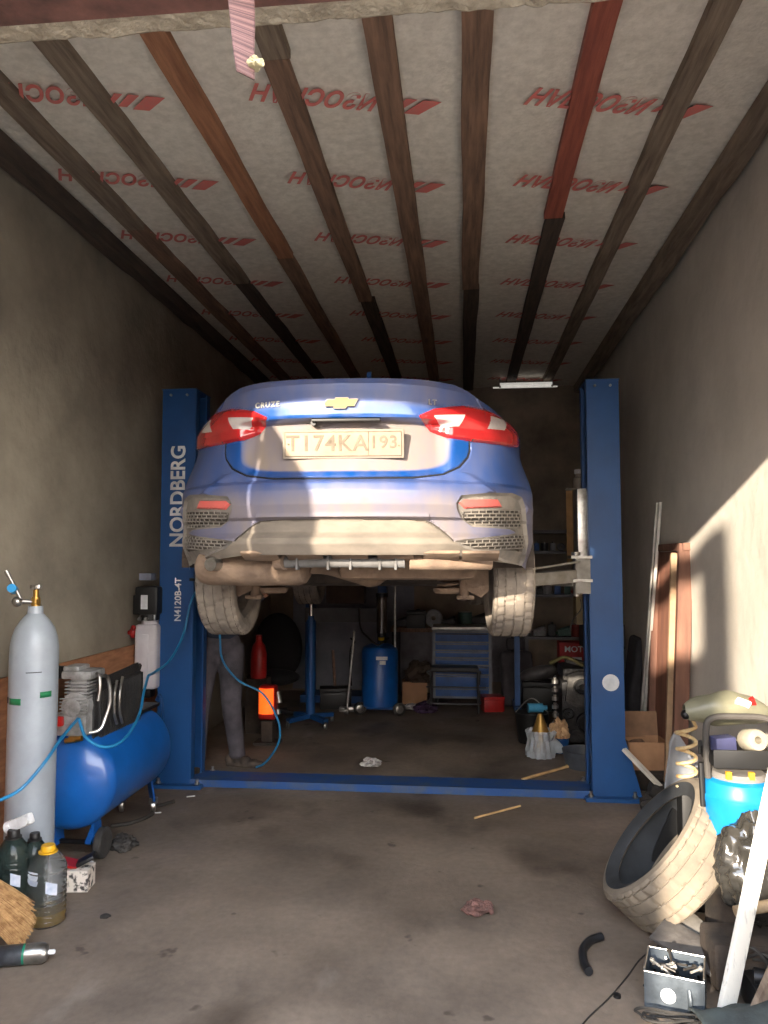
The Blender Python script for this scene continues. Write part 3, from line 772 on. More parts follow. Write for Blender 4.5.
for x0, x1, sg in ((PLx0 - .02, PLx1 + .10, -1), (PRx0 - .06, PRx1 + .10, 1)):
    m = MB().box(((x0 + x1) / 2, 5.56, .012), (x1 - x0, .42, .024))
    m.build('base_plate', M_blue, lift, world=True, smooth=False)
    for x in (x0 + .04, x1 - .04):
        for y in (5.40, 5.74): MB().cyl((x, y, .02), (x, y, .06), .012, seg=8).cyl((x, y, .024), (x, y, .036), .02, seg=6).build('anchor_bolt', M_steel, lift, world=True)
m = MB()   # gusset flare at the foot of the right post
m.prism([(0, 0), (.11, 0), (0, .40)], .012, frame((PRx1, 5.42, .02), (1, 0, 0), (0, 0, 1)))
m.build('gusset', M_blue, lift, world=True, smooth=False); m = MB()
m.prism([(0, 0), (.06, 0), (0, .25)], .012, frame((PLx0, 5.42, .02), (-1, 0, 0), (0, 0, 1)))
m.build('gusset', M_blue, lift, world=True, smooth=False)
for x0, x1 in ((PLx0, PLx1), (PRx0, PRx1)):
    for fx in (.25, .75): MB().cyl((x0 + (x1 - x0) * fx, 5.40, 2.82), (x0 + (x1 - x0) * fx, 5.42, 2.82), .009, seg=10).build('bolt', M_steel, lift, world=True)
m = MB().box(((PLx1 + PRx0) / 2, 5.57, .02), (PRx0 - PLx1 + .1, .30, .03), bev=.006); m.box(((PLx1 + PRx0) / 2, 5.425, .028), (PRx0 - PLx1, .02, .05)); m.build('floor_plate', mat('scuffed_blue', (32, 72, 128), .6, col2=(74, 84, 96), scale=7, contrast=(.45, .75)), lift, world=True, smooth=False)
fx = (PLx0 + PLx1) / 2 + .005
text_mb('NORDBERG', .150, bold=.0035, depth=.001, M=frame((fx, 5.411, 2.075), (0, 0, 1), (-1, 0, 0)) @ Matrix.Scale(.93, 4, (1, 0, 0)), spacing=1.0).build('lettering', M_white, lift, world=True, smooth=False)
text_mb('N4120B-4T', .066, bold=.0012, depth=.001, M=frame((fx + .012, 5.411, 1.325), (0, 0, 1), (-1, 0, 0))).build('lettering', M_white, lift, world=True, smooth=False)
MB().cyl((PRx0 + .125, 5.409, .78), (PRx0 + .125, 5.4135, .78), .056, seg=40).build('round_sticker', mat('worn_white', (196, 200, 206), .5, col2=(176, 182, 190), scale=20), lift, world=True)
# carriages with arms
for sg, xi in ((1, PRx0), (-1, PLx1)):
    m = MB().box((xi - sg * .035, 5.57, 1.78), (.07, .20, .66), bev=.006); m.box((xi - sg * .06, 5.47, 1.47), (.14, .20, .02)); m.box((xi - sg * .06, 5.47, 1.63), (.14, .20, .02))
    m.build('carriage', M_dark if sg < 0 else M_steel, lift, world=True)
    tgt = (XC + sg * .66, 4.75, 1.50)
    px_ = (xi - sg * .09, 5.46, 1.50)
    m = MB(); m.beam(px_, (XC + sg * .80, 4.98, 1.47), .10, .085, bev=.006)
    m.build('lift_arm', M_greyarm, lift, world=True)
    m = MB().beam((XC + sg * .86, 5.08, 1.47), (XC + sg * .66, 4.76, 1.47), .075, .06, bev=.005); m.build('arm_extension', M_greyarm, lift, world=True)
    m = MB().cyl((XC + sg * .66, 4.76, 1.49), (XC + sg * .66, 4.76, 1.58), .05); m.build('lift_pad', M_rubber, lift, world=True)
    m = MB().beam((xi - sg * .08, 5.46, 1.47), (XC + sg * .74, 6.25, 1.47), .10, .085, bev=.006); m.build('lift_arm', M_greyarm, lift, world=True)
    m = MB().cyl((XC + sg * .72, 6.27, 1.47), (XC + sg * .72, 6.27, 1.58), .05); m.build('lift_pad', M_rubber, lift, world=True)
    m = MB().cyl((xi - sg * .09, 5.44, 1.36), (xi - sg * .09, 5.44, 1.66), .022); m.cyl((xi - sg * .09, 5.44, 1.645), (xi - sg * .09, 5.44, 1.665), .032)
    m.build('arm_pin', M_steel, lift, world=True)
m = MB().beam((PRx0 - .08, 5.36, 1.60), (XC + .84, 5.02, 1.52), .03, .012); m.box((PRx0 - .05, 5.40, 1.50), (.10, .012, .24)); m.build('arm_brace', M_greyarm, lift, world=True)
# hydraulic power unit on the outer side of the left post
pu = MB().box((-2.255, 5.40, 1.32), (.17, .16, .20), bev=.02); pu.cyl((-2.255, 5.40, 1.18), (-2.255, 5.40, 1.23), .07)
pu.box((-2.33, 5.40, 1.29), (.06, .12, .14), bev=.01)
pu = pu.build('power_unit', M_black, lift, world=True); MB().box((-2.265, 5.318, 1.31), (.05, .003, .10)).build('rating_label', M_white, pu, world=True)
MB().box((-2.255, 5.40, 1.20), (.12, .10, .05), bev=.01).cyl((-2.30, 5.35, 1.19), (-2.30, 5.31, 1.19), .012).cyl((-2.25, 5.35, 1.19), (-2.25, 5.31, 1.19), .012).build('valve_block', M_alu, pu, world=True)
M_tankp = mat('milky_plastic', (196, 192, 196), .5, col2=(180, 176, 182), scale=5, trans=.0)
MB().box((-2.262, 5.42, .92), (.165, .17, .46), bev=.03, seg=4).cyl((-2.262, 5.42, 1.14), (-2.262, 5.42, 1.175), .06).box((-2.262, 5.335, .90), (.05, .01, .36), bev=.01).build('fluid_tank', M_tankp, lift, world=True)
MB().box((-2.26, 5.36, 1.49), (.09, .10, .05), bev=.004).build('switch_box', mat('grey_box', (130, 134, 150), .5), lift, world=True)
MB().box((-2.285, 5.44, .66), (.10, .10, .08), bev=.02).build('tank_bracket', M_dark, lift, world=True)
solo('red_wall_valve', MB().ball((0, 0, 0), (.025, .025, .04)).cyl((0, 0, 0), (-.035, 0, 0), .015).ball((.012, -.02, .035), (.018, .018, .02)), M_red, 'small red valve on the left wall beside the white fluid tank', 'valve', loc=(-2.362, 5.36, 1.09))

# ------------------------------------------------------------------ left side: cylinder, compressor, bottles
cy = thing('gas_cylinder', 'tall grey gas cylinder with green tape and brass valve by the left wall', 'gas cylinder', (-2.085, 3.60, 0))
M_cyl = mat('grey_cylinder_paint', (150, 158, 166), .42, metal=.1, col2=(136, 142, 150), scale=5, bump=.03)
rC = .112
prof = [(0, 0), (rC - .02, 0), (rC, .02), (rC, 1.15), (rC * .985, 1.19), (rC * .93, 1.235), (rC * .80, 1.28), (rC * .60, 1.315), (rC * .45, 1.335), (.036, 1.35), (.034, 1.385), (0, 1.385)]
MB().lathe(prof, 48).build('body', M_cyl, cy)
M_gt = mat('green_tape', (24, 108, 66), .5); M_bk = mat('black_mark', (20, 22, 24), .6)
def patch(a0, a1, z, h, m, nm):
    q = MB(); q.grid(lambda u, v: ((rC + .0012) * math.cos(a0 + (a1 - a0) * u), (rC + .0012) * math.sin(a0 + (a1 - a0) * u), z + h * v), 12, 1); q.build(nm, m, cy, solid=.001)
# the side towards the camera is at angle of (2.05,-3.6) -> about -60 deg
patch(R(-125), R(-88), .925, .030, M_gt, 'tape'); patch(R(-45), R(-15), .955, .028, M_gt, 'tape'); patch(R(-150), R(-132), .928, .028, M_bk, 'tape'); patch(R(-78), R(-42), 1.075, .004, M_bk, 'paint_mark')
m = MB().cyl((0, 0, 1.380), (0, 0, 1.430), .02).cyl((0, 0, 1.430), (0, 0, 1.465), .014).box((0, 0, 1.405), (.034, .034, .03), bev=.004); m.build('valve', M_brass, cy)
m = MB().lathe([(0, 0), (.026, 0), (.028, .008), (.026, .018), (0, .02)], 16, Matrix.Translation((0, 0, 1.470)), rad=lambda j, i, r: r * (1.0 if i % 2 else .85)); m.build('hand_wheel', M_steel, cy)
m = MB().cyl((-.0, 0, 1.405), (-.07, -.03, 1.410), .012).ball((-.075, -.035, 1.408), .026).cyl((-.06, -.03, 1.420), (-.11, -.05, 1.530), .009).cyl((-.11, -.05, 1.528), (-.125, -.056, 1.560), .012); m.build('regulator', M_steel, cy)
m = MB().cyl((-.10, -.025, 1.465), (-.085, -.07, 1.475), .021, seg=20); m.build('gauge', mat('gauge_blue', (30, 140, 200), .35), cy)

cp = thing('air_compressor', 'blue air compressor on wheels with black belt guard behind the grey cylinder', 'air compressor', (-2.08, 4.5, 0))
A = Vector((-2.11, 4.04, .43)); B = Vector((-2.12, 4.80, .43)); ax = (B - A).normalized()
q = ax.to_track_quat('Z', 'Y').to_matrix().to_4x4(); rT = .262; Lt = (B - A).length
cap_ = [(rT * math.sin(a), .12 * math.cos(a)) for a in [i * PI / 2 / 12 for i in range(13)]]
prof = [(r_, -z_) for r_, z_ in cap_] + [(r_, Lt + z_) for r_, z_ in cap_[::-1]]
Mt = Matrix.Translation(A) @ q
MB().lathe(prof, 56, Mt).build('tank', mat('compressor_blue', (20, 92, 172), .32, col2=(16, 70, 134), scale=2.5, coat=.3, contrast=(.4, .75)), cp, world=True, angle=70)
m = MB()
m.box((-2.09, 4.55, .672), (.22, .75, .02)); m.box((-2.09, 4.55, .655), (.12, .8, .03)); m.build('mounting_plate', M_black, cp, world=True)
# belt guard: slanted black mesh box in front of pulley
gp = [(4.07, .60), (4.07, .895), (4.13, .91), (4.58, .935), (4.60, .92), (4.60, .66), (4.54, .64)]
Mg = frame((-1.955, 0, 0), (0, 1, 0), (0, 0, 1))
m = MB(); m.prism([(a, b_) for a, b_ in gp], .02, Mg @ Matrix.Translation((0, 0, -.02))); 
m.prism([(a, b_) for a, b_ in gp], .01, Mg @ Matrix.Translation((0, 0, -.10)))
for k in range(12):
    a = gp[k % 7]; 
for (a, b_), (c_, d) in zip(gp, gp[1:] + gp[:1]): m.beam((-1.985, a, b_), (-1.985, c_, d), .10, .012, up=(1, 0, 0))
for k in range(26): m.beam((-1.963, 4.08 + .02 * k, .64), (-1.963, 4.08 + .02 * k, .895 + .001 * k), .002, .004, up=(1, 0, 0))
m.build('belt_guard', mat('guard_black', (34, 34, 36), .55, col2=(46, 44, 42), scale=20, bump=.3), cp, world=True)
m = MB().cyl((-2.0, 4.42, .77), (-1.975, 4.42, .77), .15, seg=36); m.build('pulley', M_dark, cp, world=True)
m = MB()
m.box((-2.085, 4.05, .735), (.19, .19, .12), bev=.02)
m.cyl((-2.06, 3.96, .83), (-2.06, 4.14, .83), .075, seg=24); m.cyl((-2.06, 3.935, .83), (-2.06, 3.97, .83), .045, seg=24)
for k in range(6): m.box((-2.06, 4.05, .865 + .018 * k), (.135, .15, .008), bev=.002)
m.box((-2.06, 4.05, .92), (.09, .10, .12)); m.box((-2.06, 4.05, .995), (.17, .17, .045), bev=.015); m.box((-2.10, 4.05, 1.025), (.09, .13, .03), bev=.01)
for k in range(6): m.box((-2.06, 3.945, .785 + .018 * k), (.15, .012, .006))
m.build('pump', mat('pump_aluminium', (176, 176, 176), .45, metal=.4, col2=(120, 120, 118), scale=14, bump=.1), cp, world=True)
MB().cyl((-2.21, 4.04, 1.0), (-2.14, 4.04, 1.0), .035, seg=18).build('air_filter', M_black, cp, world=True)
m = MB().tube([(-1.97, 4.02, 1.0), (-1.945, 4.0, .99), (-1.935, 3.99, .93), (-1.94, 3.98, .86)], .009); m.tube([(-1.935, 4.0, .99), (-1.92, 4.05, .97), (-1.915, 4.07, .85), (-1.93, 4.05, .76), (-1.95, 4.02, .70), (-2.03, 3.98, .685)], .010); m.build('copper_pipe', M_steel, cp, world=True)
m = MB().tube([(-1.925, 4.17, .94), (-1.918, 4.13, .87), (-1.918, 4.13, .77), (-1.925, 4.18, .70)], .008).tube([(-1.925, 4.24, .95), (-1.915, 4.19, .87), (-1.915, 4.19, .77), (-1.925, 4.25, .69)], .008); m.build('cooling_pipe', M_steel, cp, world=True)
m = MB().cyl((-2.09, 3.93, .66), (-2.0, 3.93, .675), .014).box((-2.05, 3.93, .67), (.04, .03, .03), bev=.004); m.build('tap', M_brass, cp, world=True)
MB().box((-2.125, 3.93, .76), (.035, .03, .05), bev=.006).build('pressure_switch', M_red, cp, world=True)
MB().box((-2.14, 4.30, .82), (.16, .28, .22), bev=.03).build('motor', M_black, cp, world=True)
for s, x in ((1, -1.955), (-1, -2.28)):
    m = MB(); Mw = Matrix.Translation((x, 4.10, .082)) @ Euler((0, R(90), 0)).to_matrix().to_4x4()
    m.lathe([(.03, -.018), (.05, -.02), (.07, -.022), (.080, -.015), (.082, 0), (.080, .015), (.07, .022), (.05, .02), (.03, .018), (.012, .022), (0, .022)], 32, Mw); m.lathe([(0, -.022), (.012, -.022), (.03, -.018)], 32, Mw)
    m.build('wheel', mat('wheel_rubber', (38, 37, 36), .8, col2=(56, 54, 52), scale=20), cp, world=True)
for x in (-2.0, -2.22):
    MB().beam((x, 4.10, .25), (x + .02, 4.10, .07), .09, .012).beam((x, 4.14, .22), (x, 4.02, .10), .03, .012).build('foot', M_blue2, cp, world=True, smooth=False)
    MB().beam((x, 4.82, .24), (x + .02, 4.84, .08), .07, .012).build('foot', M_blue2, cp, world=True, smooth=False)
MB().beam((-2.29, 4.10, .082), (-1.94, 4.10, .082), .02, .02).build('axle', M_dark, cp, world=True, smooth=False)
for x in (-1.99, -2.2):
    m = MB(); Mw = Matrix.Translation((x + .01, 4.85, .045)) @ Euler((0, R(90), R(20))).to_matrix().to_4x4()
    m.lathe([(0, -.015), (.03, -.016), (.043, -.012), (.045, 0), (.043, .012), (.03, .016), (0, .015)], 24, Mw); m.box((x + .01, 4.85, .075), (.045, .05, .04), bev=.006); m.build('caster', M_steel, cp, world=True)
# blue hoses
solo('air_hose', MB().tube([(-2.10, 3.10, .56), (-2.077, 3.25, .548), (-2.053, 3.300, .546), (-1.999, 3.380, .577), (-1.929, 3.450, .680), (-1.950, 3.62, .742), (-1.99, 3.86, .79)], .008, smooth=12), M_hose, 'blue air hose curving across the front of the grey cylinder', 'hose')
solo('air_hose', MB().tube([(-1.99, 3.87, .79), (-1.93, 3.84, .70), (-1.844, 3.88, .645), (-1.795, 4.0, .665), (-1.828, 4.25, .736), (-1.895, 4.47, .829), (-1.95, 4.66, .894)], .008, smooth=12), M_hose, 'blue air hose looping over the compressor tank and belt guard', 'hose')
solo('air_hose', MB().tube([(-1.95, 4.67, .895), (-1.984, 4.85, .890), (-1.983, 5.10, .933), (-1.961, 5.28, 1.084), (-1.929, 5.32, 1.292), (-1.872, 5.30, 1.399), (-1.80, 5.26, 1.46)], .008, smooth=12), M_hose, 'blue air hose rising past the left lift post to the car', 'hose')
solo('air_hose', MB().tube([(-1.84, 5.70, 1.25), (-1.829, 5.70, 1.026), (-1.804, 5.70, .853), (-1.676, 5.69, .709), (-1.501, 5.70, .619), (-1.393, 5.70, .459), (-1.366, 5.72, .309), (-1.423, 5.80, .178), (-1.52, 5.87, .06), (-1.60, 5.93, .012)], .008, smooth=12), M_hose, 'blue air hose hanging in an arc beside the worker down to the floor', 'hose')
solo('hydraulic_hose', MB().tube([(-2.17, 5.34, .62), (-2.13, 5.30, .66), (-2.10, 5.28, .58), (-2.12, 5.32, .45), (-2.16, 5.36, .38)], .010, smooth=10), M_blue, 'dark blue hydraulic hose looping under the white fluid tank', 'hose')

# bottles
def bottle(name, lab, loc, m_, capm, H=.30, r=.078, rotz=0, liquid=None, scale=1):
    t = thing(name, lab, 'bottle', loc, rotz)
    pr = [(0, 0), (r * .9, .0), (r, .012)]
    z = .02
    while z < H * .66:
        pr += [(r, z), (r * .955, z + .008), (r, z + .016)]; z += .022
    pr += [(r, H * .68), (r * .97, H * .74), (r * .80, H * .83), (r * .52, H * .90), (r * .33, H * .925), (r * .32, H * .955), (0, H * .955)]
    MB().lathe(pr, 36).build('body', m_, t)
    MB().lathe([(0, H), (r * .34, H), (r * .38, H - .006), (r * .38, H * .93), (r * .50, H * .925), (r * .50, H * .905), (r * .3, H * .905)], 28).build('cap', capm, t)
    if liquid: MB().lathe([(0, .006), (r * .88, .006), (r * .92, .02), (r * .92, .055), (0, .055)], 32).build('liquid', liquid, t)
    MB().grid(lambda u, v: ((r + .001) * math.cos(R(-66 + 34 * u)), (r + .001) * math.sin(R(-66 + 34 * u)), H * .46 + .05 * v - .02 * u), 10, 1).build('paper_label', mat('old_label', (200, 202, 210), .7, col2=(150, 160, 180), scale=20), t)
    return t
M_pet = mat('clear_bottle', (236, 236, 236), .06, trans=.97, col2=(226, 226, 222), ior=1.2)
M_petd = mat('dark_bottle', (58, 70, 66), .15, trans=.45, col2=(40, 52, 50), ior=1.3, scale=14)
bottle('plastic_bottle', 'large clear ribbed plastic bottle with yellow cap beside the broom', (-1.86, 3.37, 0), M_pet, mat('yellow_cap', (222, 170, 30), .4), H=.335, r=.082, liquid=mat('oily_residue', (150, 120, 50), .2, trans=.4))
bottle('plastic_bottle', 'dark ribbed bottle at the foot of the cylinder, left one of two', (-2.02, 3.36, 0), M_petd, M_black, H=.40, r=.07)
bottle('plastic_bottle', 'dark ribbed bottle at the foot of the cylinder, right one of two', (-1.965, 3.44, 0), M_petd, M_black, H=.36, r=.06)
bt = thing('oil_canister', 'dark canister with white taped label standing behind the clear bottle', 'canister', (-2.13, 3.26, 0), R(-20))
MB().box((0, 0, .17), (.13, .09, .34), bev=.02).build('body', M_petd, bt); MB().cyl((.0, 0, .34), (0, 0, .37), .022).build('cap', M_black, bt); MB().box((.012, -.046, .29), (.075, .003, .05)).build('paper_label', M_white, bt)
solo('battery_charger', MB().box((0, 0, 0), (.12, .045, .05), bev=.012).cyl((-.075, 0, 0), (-.045, 0, 0), .028).cyl((.05, -.02, .0), (.05, -.035, 0), .02), M_white, 'white and black gadget lying on the dark bottles by the cylinder', 'gadget', loc=(-2.0, 3.38, .425), rot=(0, R(-24), R(-10)))
bx = thing('small_carton', 'small scuffed white and red carton on the floor beside the cylinder', 'box', (-1.90, 3.72, 0), R(8))
MB().box((0, 0, .052), (.14, .11, .10)).build('body', mat('scuffed_carton', (206, 196, 184), .8, col2=(60, 56, 54), scale=26, contrast=(.52, .6)), bx, smooth=False)
MB().box((-.04, .02, .112), (.09, .09, .012), rot=(0, R(14), 0)).build('red_flap', M_red, bx, smooth=False); MB().box((.035, .02, .13), (.09, .08, .02), rot=(0, R(-25), R(10)), bev=.008).build('black_flap', M_black, bx)
def crumple(r, n=2, amp=.35, flat=.5, seed=0):
    b = bmesh.new(); bmesh.ops.create_icosphere(b, subdivisions=n + 2, radius=1)
    for v in b.verts:
        d = noise.noise(v.co * 1.7 + Vector((seed, 0, 0))) * amp + noise.noise(v.co * 5 + Vector((0, seed, 0))) * amp * .5
        v.co = v.co * (1 + d); v.co.z = max(v.co.z * flat, -flat * .6); v.co *= r
    zmin = min(v.co.z for v in b.verts)
    for v in b.verts: v.co.z -= zmin
    return MB().bm(b)
M_paper = mat('crumpled_paper', (196, 196, 194), .8, col2=(160, 158, 154), scale=20)
solo('paper_scrap', crumple(.035, seed=2), M_paper, 'crumpled white paper scrap between the small carton and the compressor wheel', 'litter', loc=(-1.98, 3.98, 0))
solo('cigarette_end', MB().cyl((0, 0, .004), (.055, .02, .004), .004), M_paper, 'white cigarette end on the floor, left of two in front of the left post', 'litter', loc=(-1.98, 4.83, 0))
solo('cigarette_end', MB().cyl((0, 0, .004), (.05, .025, .004), .004), M_paper, 'white cigarette end on the floor, right of two in front of the left post', 'litter', loc=(-1.88, 5.18, 0))
solo('rubber_scrap', crumple(.022, seed=9, flat=.3), M_rubber, 'tiny black scrap on the floor right of the clear bottle', 'litter', loc=(-1.62, 3.44, 0))
solo('black_rag', crumple(.065, amp=.4, seed=5, flat=.7), M_rubber, 'black rag heaped beside the compressor wheel', 'rag', loc=(-1.90, 4.24, 0))
solo('floor_hose', MB().tube([(-2.12, 4.55, .012), (-2.02, 4.62, .012), (-1.96, 4.78, .012), (-2.0, 4.9, .012), (-1.92, 5.05, .012)], .012), M_rubber, 'dark hose on the floor under the compressor', 'hose')
# broom
br = thing('straw_broom', 'straw broom lying at the left edge below the cylinder', 'broom', (-1.95, 3.10, .0))
m = MB(); root = Vector((-2.10, 3.10, .32)); endc = Vector((-1.80, 3.12, .085)); dd = (endc - root).normalized()
side = Vector((.30, -.85, -.42)).normalized(); up_ = dd.cross(side).normalized()
for k in range(1500):
    u, v_ = random.uniform(-1, 1), random.uniform(-1, 1)
    if u * u + v_ * v_ > 1: continue
    a = root + side * u * .03 + up_ * v_ * .02
    l = random.uniform(.80, 1.04) - .12 * u * u
    b_ = root + (endc - root) * l + side * u * .135 * l + up_ * v_ * .045 * l
    b_.z = max(b_.z, .004)
    m.tube([a, a.lerp(b_, .55) + side * u * .02, b_ + Vector((random.uniform(-.006, .006), random.uniform(-.006, .006), 0))], .0013, seg=4, smooth=2)
o = m.build('bristles', mat('straw', (190, 152, 104), .85, col2=(138, 100, 62), scale=40), br, world=True); 
MB().cyl(root + Vector((.02, .005, -.015)), root + Vector((-.05, -.02, .05)), .03, .022).build('binding', mat('binding_cord', (120, 84, 50), .8), br, world=True)
MB().cyl(root, root + Vector((-.04, -.5, .85)), .012).build('handle', WD['grey'], br, world=True)
# spray can
sc = thing('spray_can', 'silver and black spray can lying on the floor at the lower left', 'spray can', (-1.80, 3.0, .034), 0)
Ms = frame((-1.90, 2.975, .034), (0, -.6, .8), (0, 0, 1)); dcan = Vector((.96, .28, 0)).normalized()
Ms = dcan.to_track_quat('Z', 'Y').to_matrix().to_4x4(); Ms.translation = (-1.885, 2.975, .040); Ms = Ms @ Matrix.Scale(1.18, 4)
MB().lathe([(0, 0), (.03, 0), (.0325, .004), (.0325, .12), (.0325, .121)], 32, Ms).build('body', mat('can_print', (30, 32, 36), .3, col2=(60, 62, 66), scale=20), sc, world=True)
MB().lathe([(.0328, .115), (.0328, .122)], 32, Ms).build('green_band', mat('can_green', (20, 120, 90), .3), sc, world=True)
MB().lathe([(.0326, .121), (.0326, .175), (.030, .182), (.026, .19), (.012, .195), (0, .196)], 32, Ms).build('shoulder', M_steel, sc, world=True)
MB().lathe([(.008, .195), (.008, .212), (.005, .216), (0, .216)], 12, Ms).build('nozzle', M_white, sc, world=True)
MB().box((0, 0, 0), (.035, .002, .03), M=Ms @ Matrix.Translation((0, -.0, .145)) @ Euler((0, 0, 0)).to_matrix().to_4x4() @ Matrix.Translation((.0, 0, 0))).build('red_mark', M_red, sc, world=True)

# ------------------------------------------------------------------ overhead strap
st = thing('tie_strap', 'dusty pink ratchet strap hanging from the lintel at the top', 'strap', (-.44, 1.46, 2.84))
def strapfn(u, v):
    z = 2.848 - .27 * v; tw = v * 1.0
    w = .030 * (1 - .45 * v)
    return (-.455 + .028 * v + (u - .5) * 2 * w * math.cos(tw * .6), 1.46 + (u - .5) * 2 * w * math.sin(tw * 1.3) + .012 * math.sin(v * 5), z)
MB().grid(strapfn, 8, 60).build('webbing', mat('pink_webbing', (98, 72, 70), .9, col2=(64, 44, 44), scale=9, stretch=(.1, .1, 14), bump=.4, contrast=(.45, .55)), st, world=True, solid=.003)
solo('foam_blob', crumple(.015, amp=.5, flat=.9, seed=4), mat('yellow_foam', (150, 140, 108), .8), 'small pale yellow foam lump at the lower end of the hanging strap', 'foam', loc=(-.412, 1.46, 2.600))

# ------------------------------------------------------------------ worker beside the left post
pr_ = thing('person', 'person in dark grey trousers and shoes working behind the left post', 'person', (-1.86, 5.93, 0))
M_skin = mat('skin', (190, 140, 115), .6); M_trou = mat('dark_trousers', (86, 82, 88), .9, col2=(62, 59, 65), scale=8, bump=.3)
M_jack = mat('dark_jacket', (40, 46, 62), .9, col2=(30, 34, 48), scale=8, bump=.3); M_shoe = mat('worn_shoe', (84, 72, 62), .8, col2=(50, 44, 40), scale=14)
def blob(name, m_, builder, vox=.010, smooth=6):
    o = builder.build(name, m_, pr_, world=True)
    md = o.modifiers.new('skin', 'REMESH'); md.mode = 'VOXEL'; md.voxel_size = vox; md.use_smooth_shade = True
    ms = o.modifiers.new('soft', 'SMOOTH'); ms.iterations = smooth
    return o
hip = Vector((-1.86, 5.93, .93)); lf = Vector((-1.99, 5.80, 0)); rf_ = Vector((-1.70, 6.02, 0))
m = MB()
for hp, kn, an in ((hip + Vector((-.09, -.02, 0)), Vector((-1.965, 5.81, .50)), Vector((-1.985, 5.83, .10))), (hip + Vector((.09, .03, 0)), Vector((-1.745, 5.90, .50)), Vector((-1.725, 6.0, .10)))):
    m.tube([hp + Vector((0, 0, .02)), hp.lerp(kn, .5), kn, kn.lerp(an, .5), an], .08, seg=18, smooth=6, radii=[.105, .095, .078, .070, .062])
    m.ball(an + Vector((0, 0, -.01)), (.068, .07, .035))
m.ball(hip + Vector((0, 0, .04)), (.175, .13, .13)); blob('trousers', M_trou, m)
m = MB(); m.tube([hip + Vector((0, 0, .08)), hip + Vector((.02, .0, .30)), hip + Vector((.05, 0, .50))], .15, seg=22, radii=[.15, .155, .15])
m.ball(hip + Vector((.05, 0, .47)), (.16, .20, .10))
hands = []
for sg in (-1, 1):
    sh = hip + Vector((.05, sg * .19, .50)); el = sh + Vector((.10, sg * .02, -.20)); wr_ = el + Vector((.16, -sg * .03, .10))
    m.tube([sh, sh.lerp(el, .5), el, el.lerp(wr_, .5), wr_], .05, seg=14, radii=[.062, .055, .048, .042, .036]); hands.append((wr_, (wr_ - el).normalized(), sg))
blob('jacket', M_jack, m, .011)
m = MB(); nk = hip + Vector((.06, 0, .56)); hd = hip + Vector((.10, 0, .70))
m.tube([hip + Vector((.05, 0, .48)), nk, hd + Vector((-.02, 0, 0))], .055, seg=14, radii=[.065, .055, .055])
m.ball(hd, (.095, .078, .115)); m.ball(hd + Vector((.085, 0, -.01)), (.02, .013, .022)); m.ball(hd + Vector((.05, 0, -.07)), (.045, .045, .04))
for sg in (-1, 1): m.ball(hd + Vector((0, sg * .078, 0)), (.016, .01, .03)); m.ball(hd + Vector((.083, sg * .03, .02)), (.012, .014, .01))
m.tube([hip + Vector((.03, 0, .1)), nk], .08, seg=12, radii=[.10, .08])
for w_, d_, sg in hands:
    m.tube([w_ - d_ * .10, w_ + d_ * .03], .028, seg=10, smooth=2)
    pc = w_ + d_ * .07; m.ball(pc, (.042, .034, .016))
    for k in range(4):
        b0 = pc + d_ * .03 + Vector((0, (k - 1.5) * .018, 0)); L = (.065, .075, .07, .055)[k]
        m.tube([b0, b0 + d_ * L * .5 + Vector((0, 0, .005)), b0 + d_ * L * .8 + Vector((0, 0, -.02))], .0085, seg=8, smooth=3)
    m.tube([pc + Vector((-.01, -sg * .025, 0)), pc + d_ * .02 + Vector((0, -sg * .05, .0)), pc + d_ * .05 + Vector((0, -sg * .055, -.01))], .010, seg=8, smooth=3)
    m.tube([w_ - d_ * .10, w_ - d_ * .25], .03, seg=8, smooth=2)
blob('body', M_skin, m, .006, 3)
m = MB().ball(hd + Vector((-.012, 0, .03)), (.100, .086, .105)); blob('hair', mat('dark_hair', (40, 30, 24), .9), m, .009)
for f_, d_ in ((Vector((-1.985, 5.83, 0)), Vector((.25, -1, 0)).normalized()), (Vector((-1.725, 6.0, 0)), Vector((1, -.15, 0)).normalized())):
    q = Vector((-d_.y, d_.x, 0)); m = MB()
    for a, w_, h in ((-.06, .040, .052), (0, .043, .062), (.07, .048, .045), (.14, .050, .034), (.185, .040, .028)):
        m.ball(f_ + d_ * a + Vector((0, 0, h * .9)), (w_, w_, h * .9))
    m.ball(f_ + Vector((0, 0, .08)), (.05, .05, .05)); m.beam(f_ + d_ * -.08 + Vector((0, 0, .012)), f_ + d_ * .20 + Vector((0, 0, .012)), .085, .022, bev=.006)
    blob('shoe', M_shoe, m, .007, 4)

pr_.location.x -= .05

# ------------------------------------------------------------------ things on the floor behind the left post
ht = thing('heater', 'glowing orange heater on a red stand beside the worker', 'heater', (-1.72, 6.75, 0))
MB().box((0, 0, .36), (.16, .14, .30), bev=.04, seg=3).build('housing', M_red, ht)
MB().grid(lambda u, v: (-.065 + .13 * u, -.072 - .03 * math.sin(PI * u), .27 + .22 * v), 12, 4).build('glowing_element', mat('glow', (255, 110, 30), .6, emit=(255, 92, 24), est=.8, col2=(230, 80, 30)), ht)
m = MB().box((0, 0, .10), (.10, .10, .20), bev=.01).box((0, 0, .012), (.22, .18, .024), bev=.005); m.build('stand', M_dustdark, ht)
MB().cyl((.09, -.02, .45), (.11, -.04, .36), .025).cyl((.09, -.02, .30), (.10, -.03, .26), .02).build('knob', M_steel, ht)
bj = thing('bottle_jack', 'red bottle shaped jack on a dark stand behind the heater', 'jack', (-1.93, 7.2, 0))
MB().box((0, 0, .25), (.20, .20, .5), bev=.01).build('stand', M_dustdark, bj)
MB().lathe([(0, .5), (.07, .5), (.075, .53), (.075, .72), (.06, .80), (.03, .84), (.028, .90), (0, .90)], 24).build('body', M_red, bj)
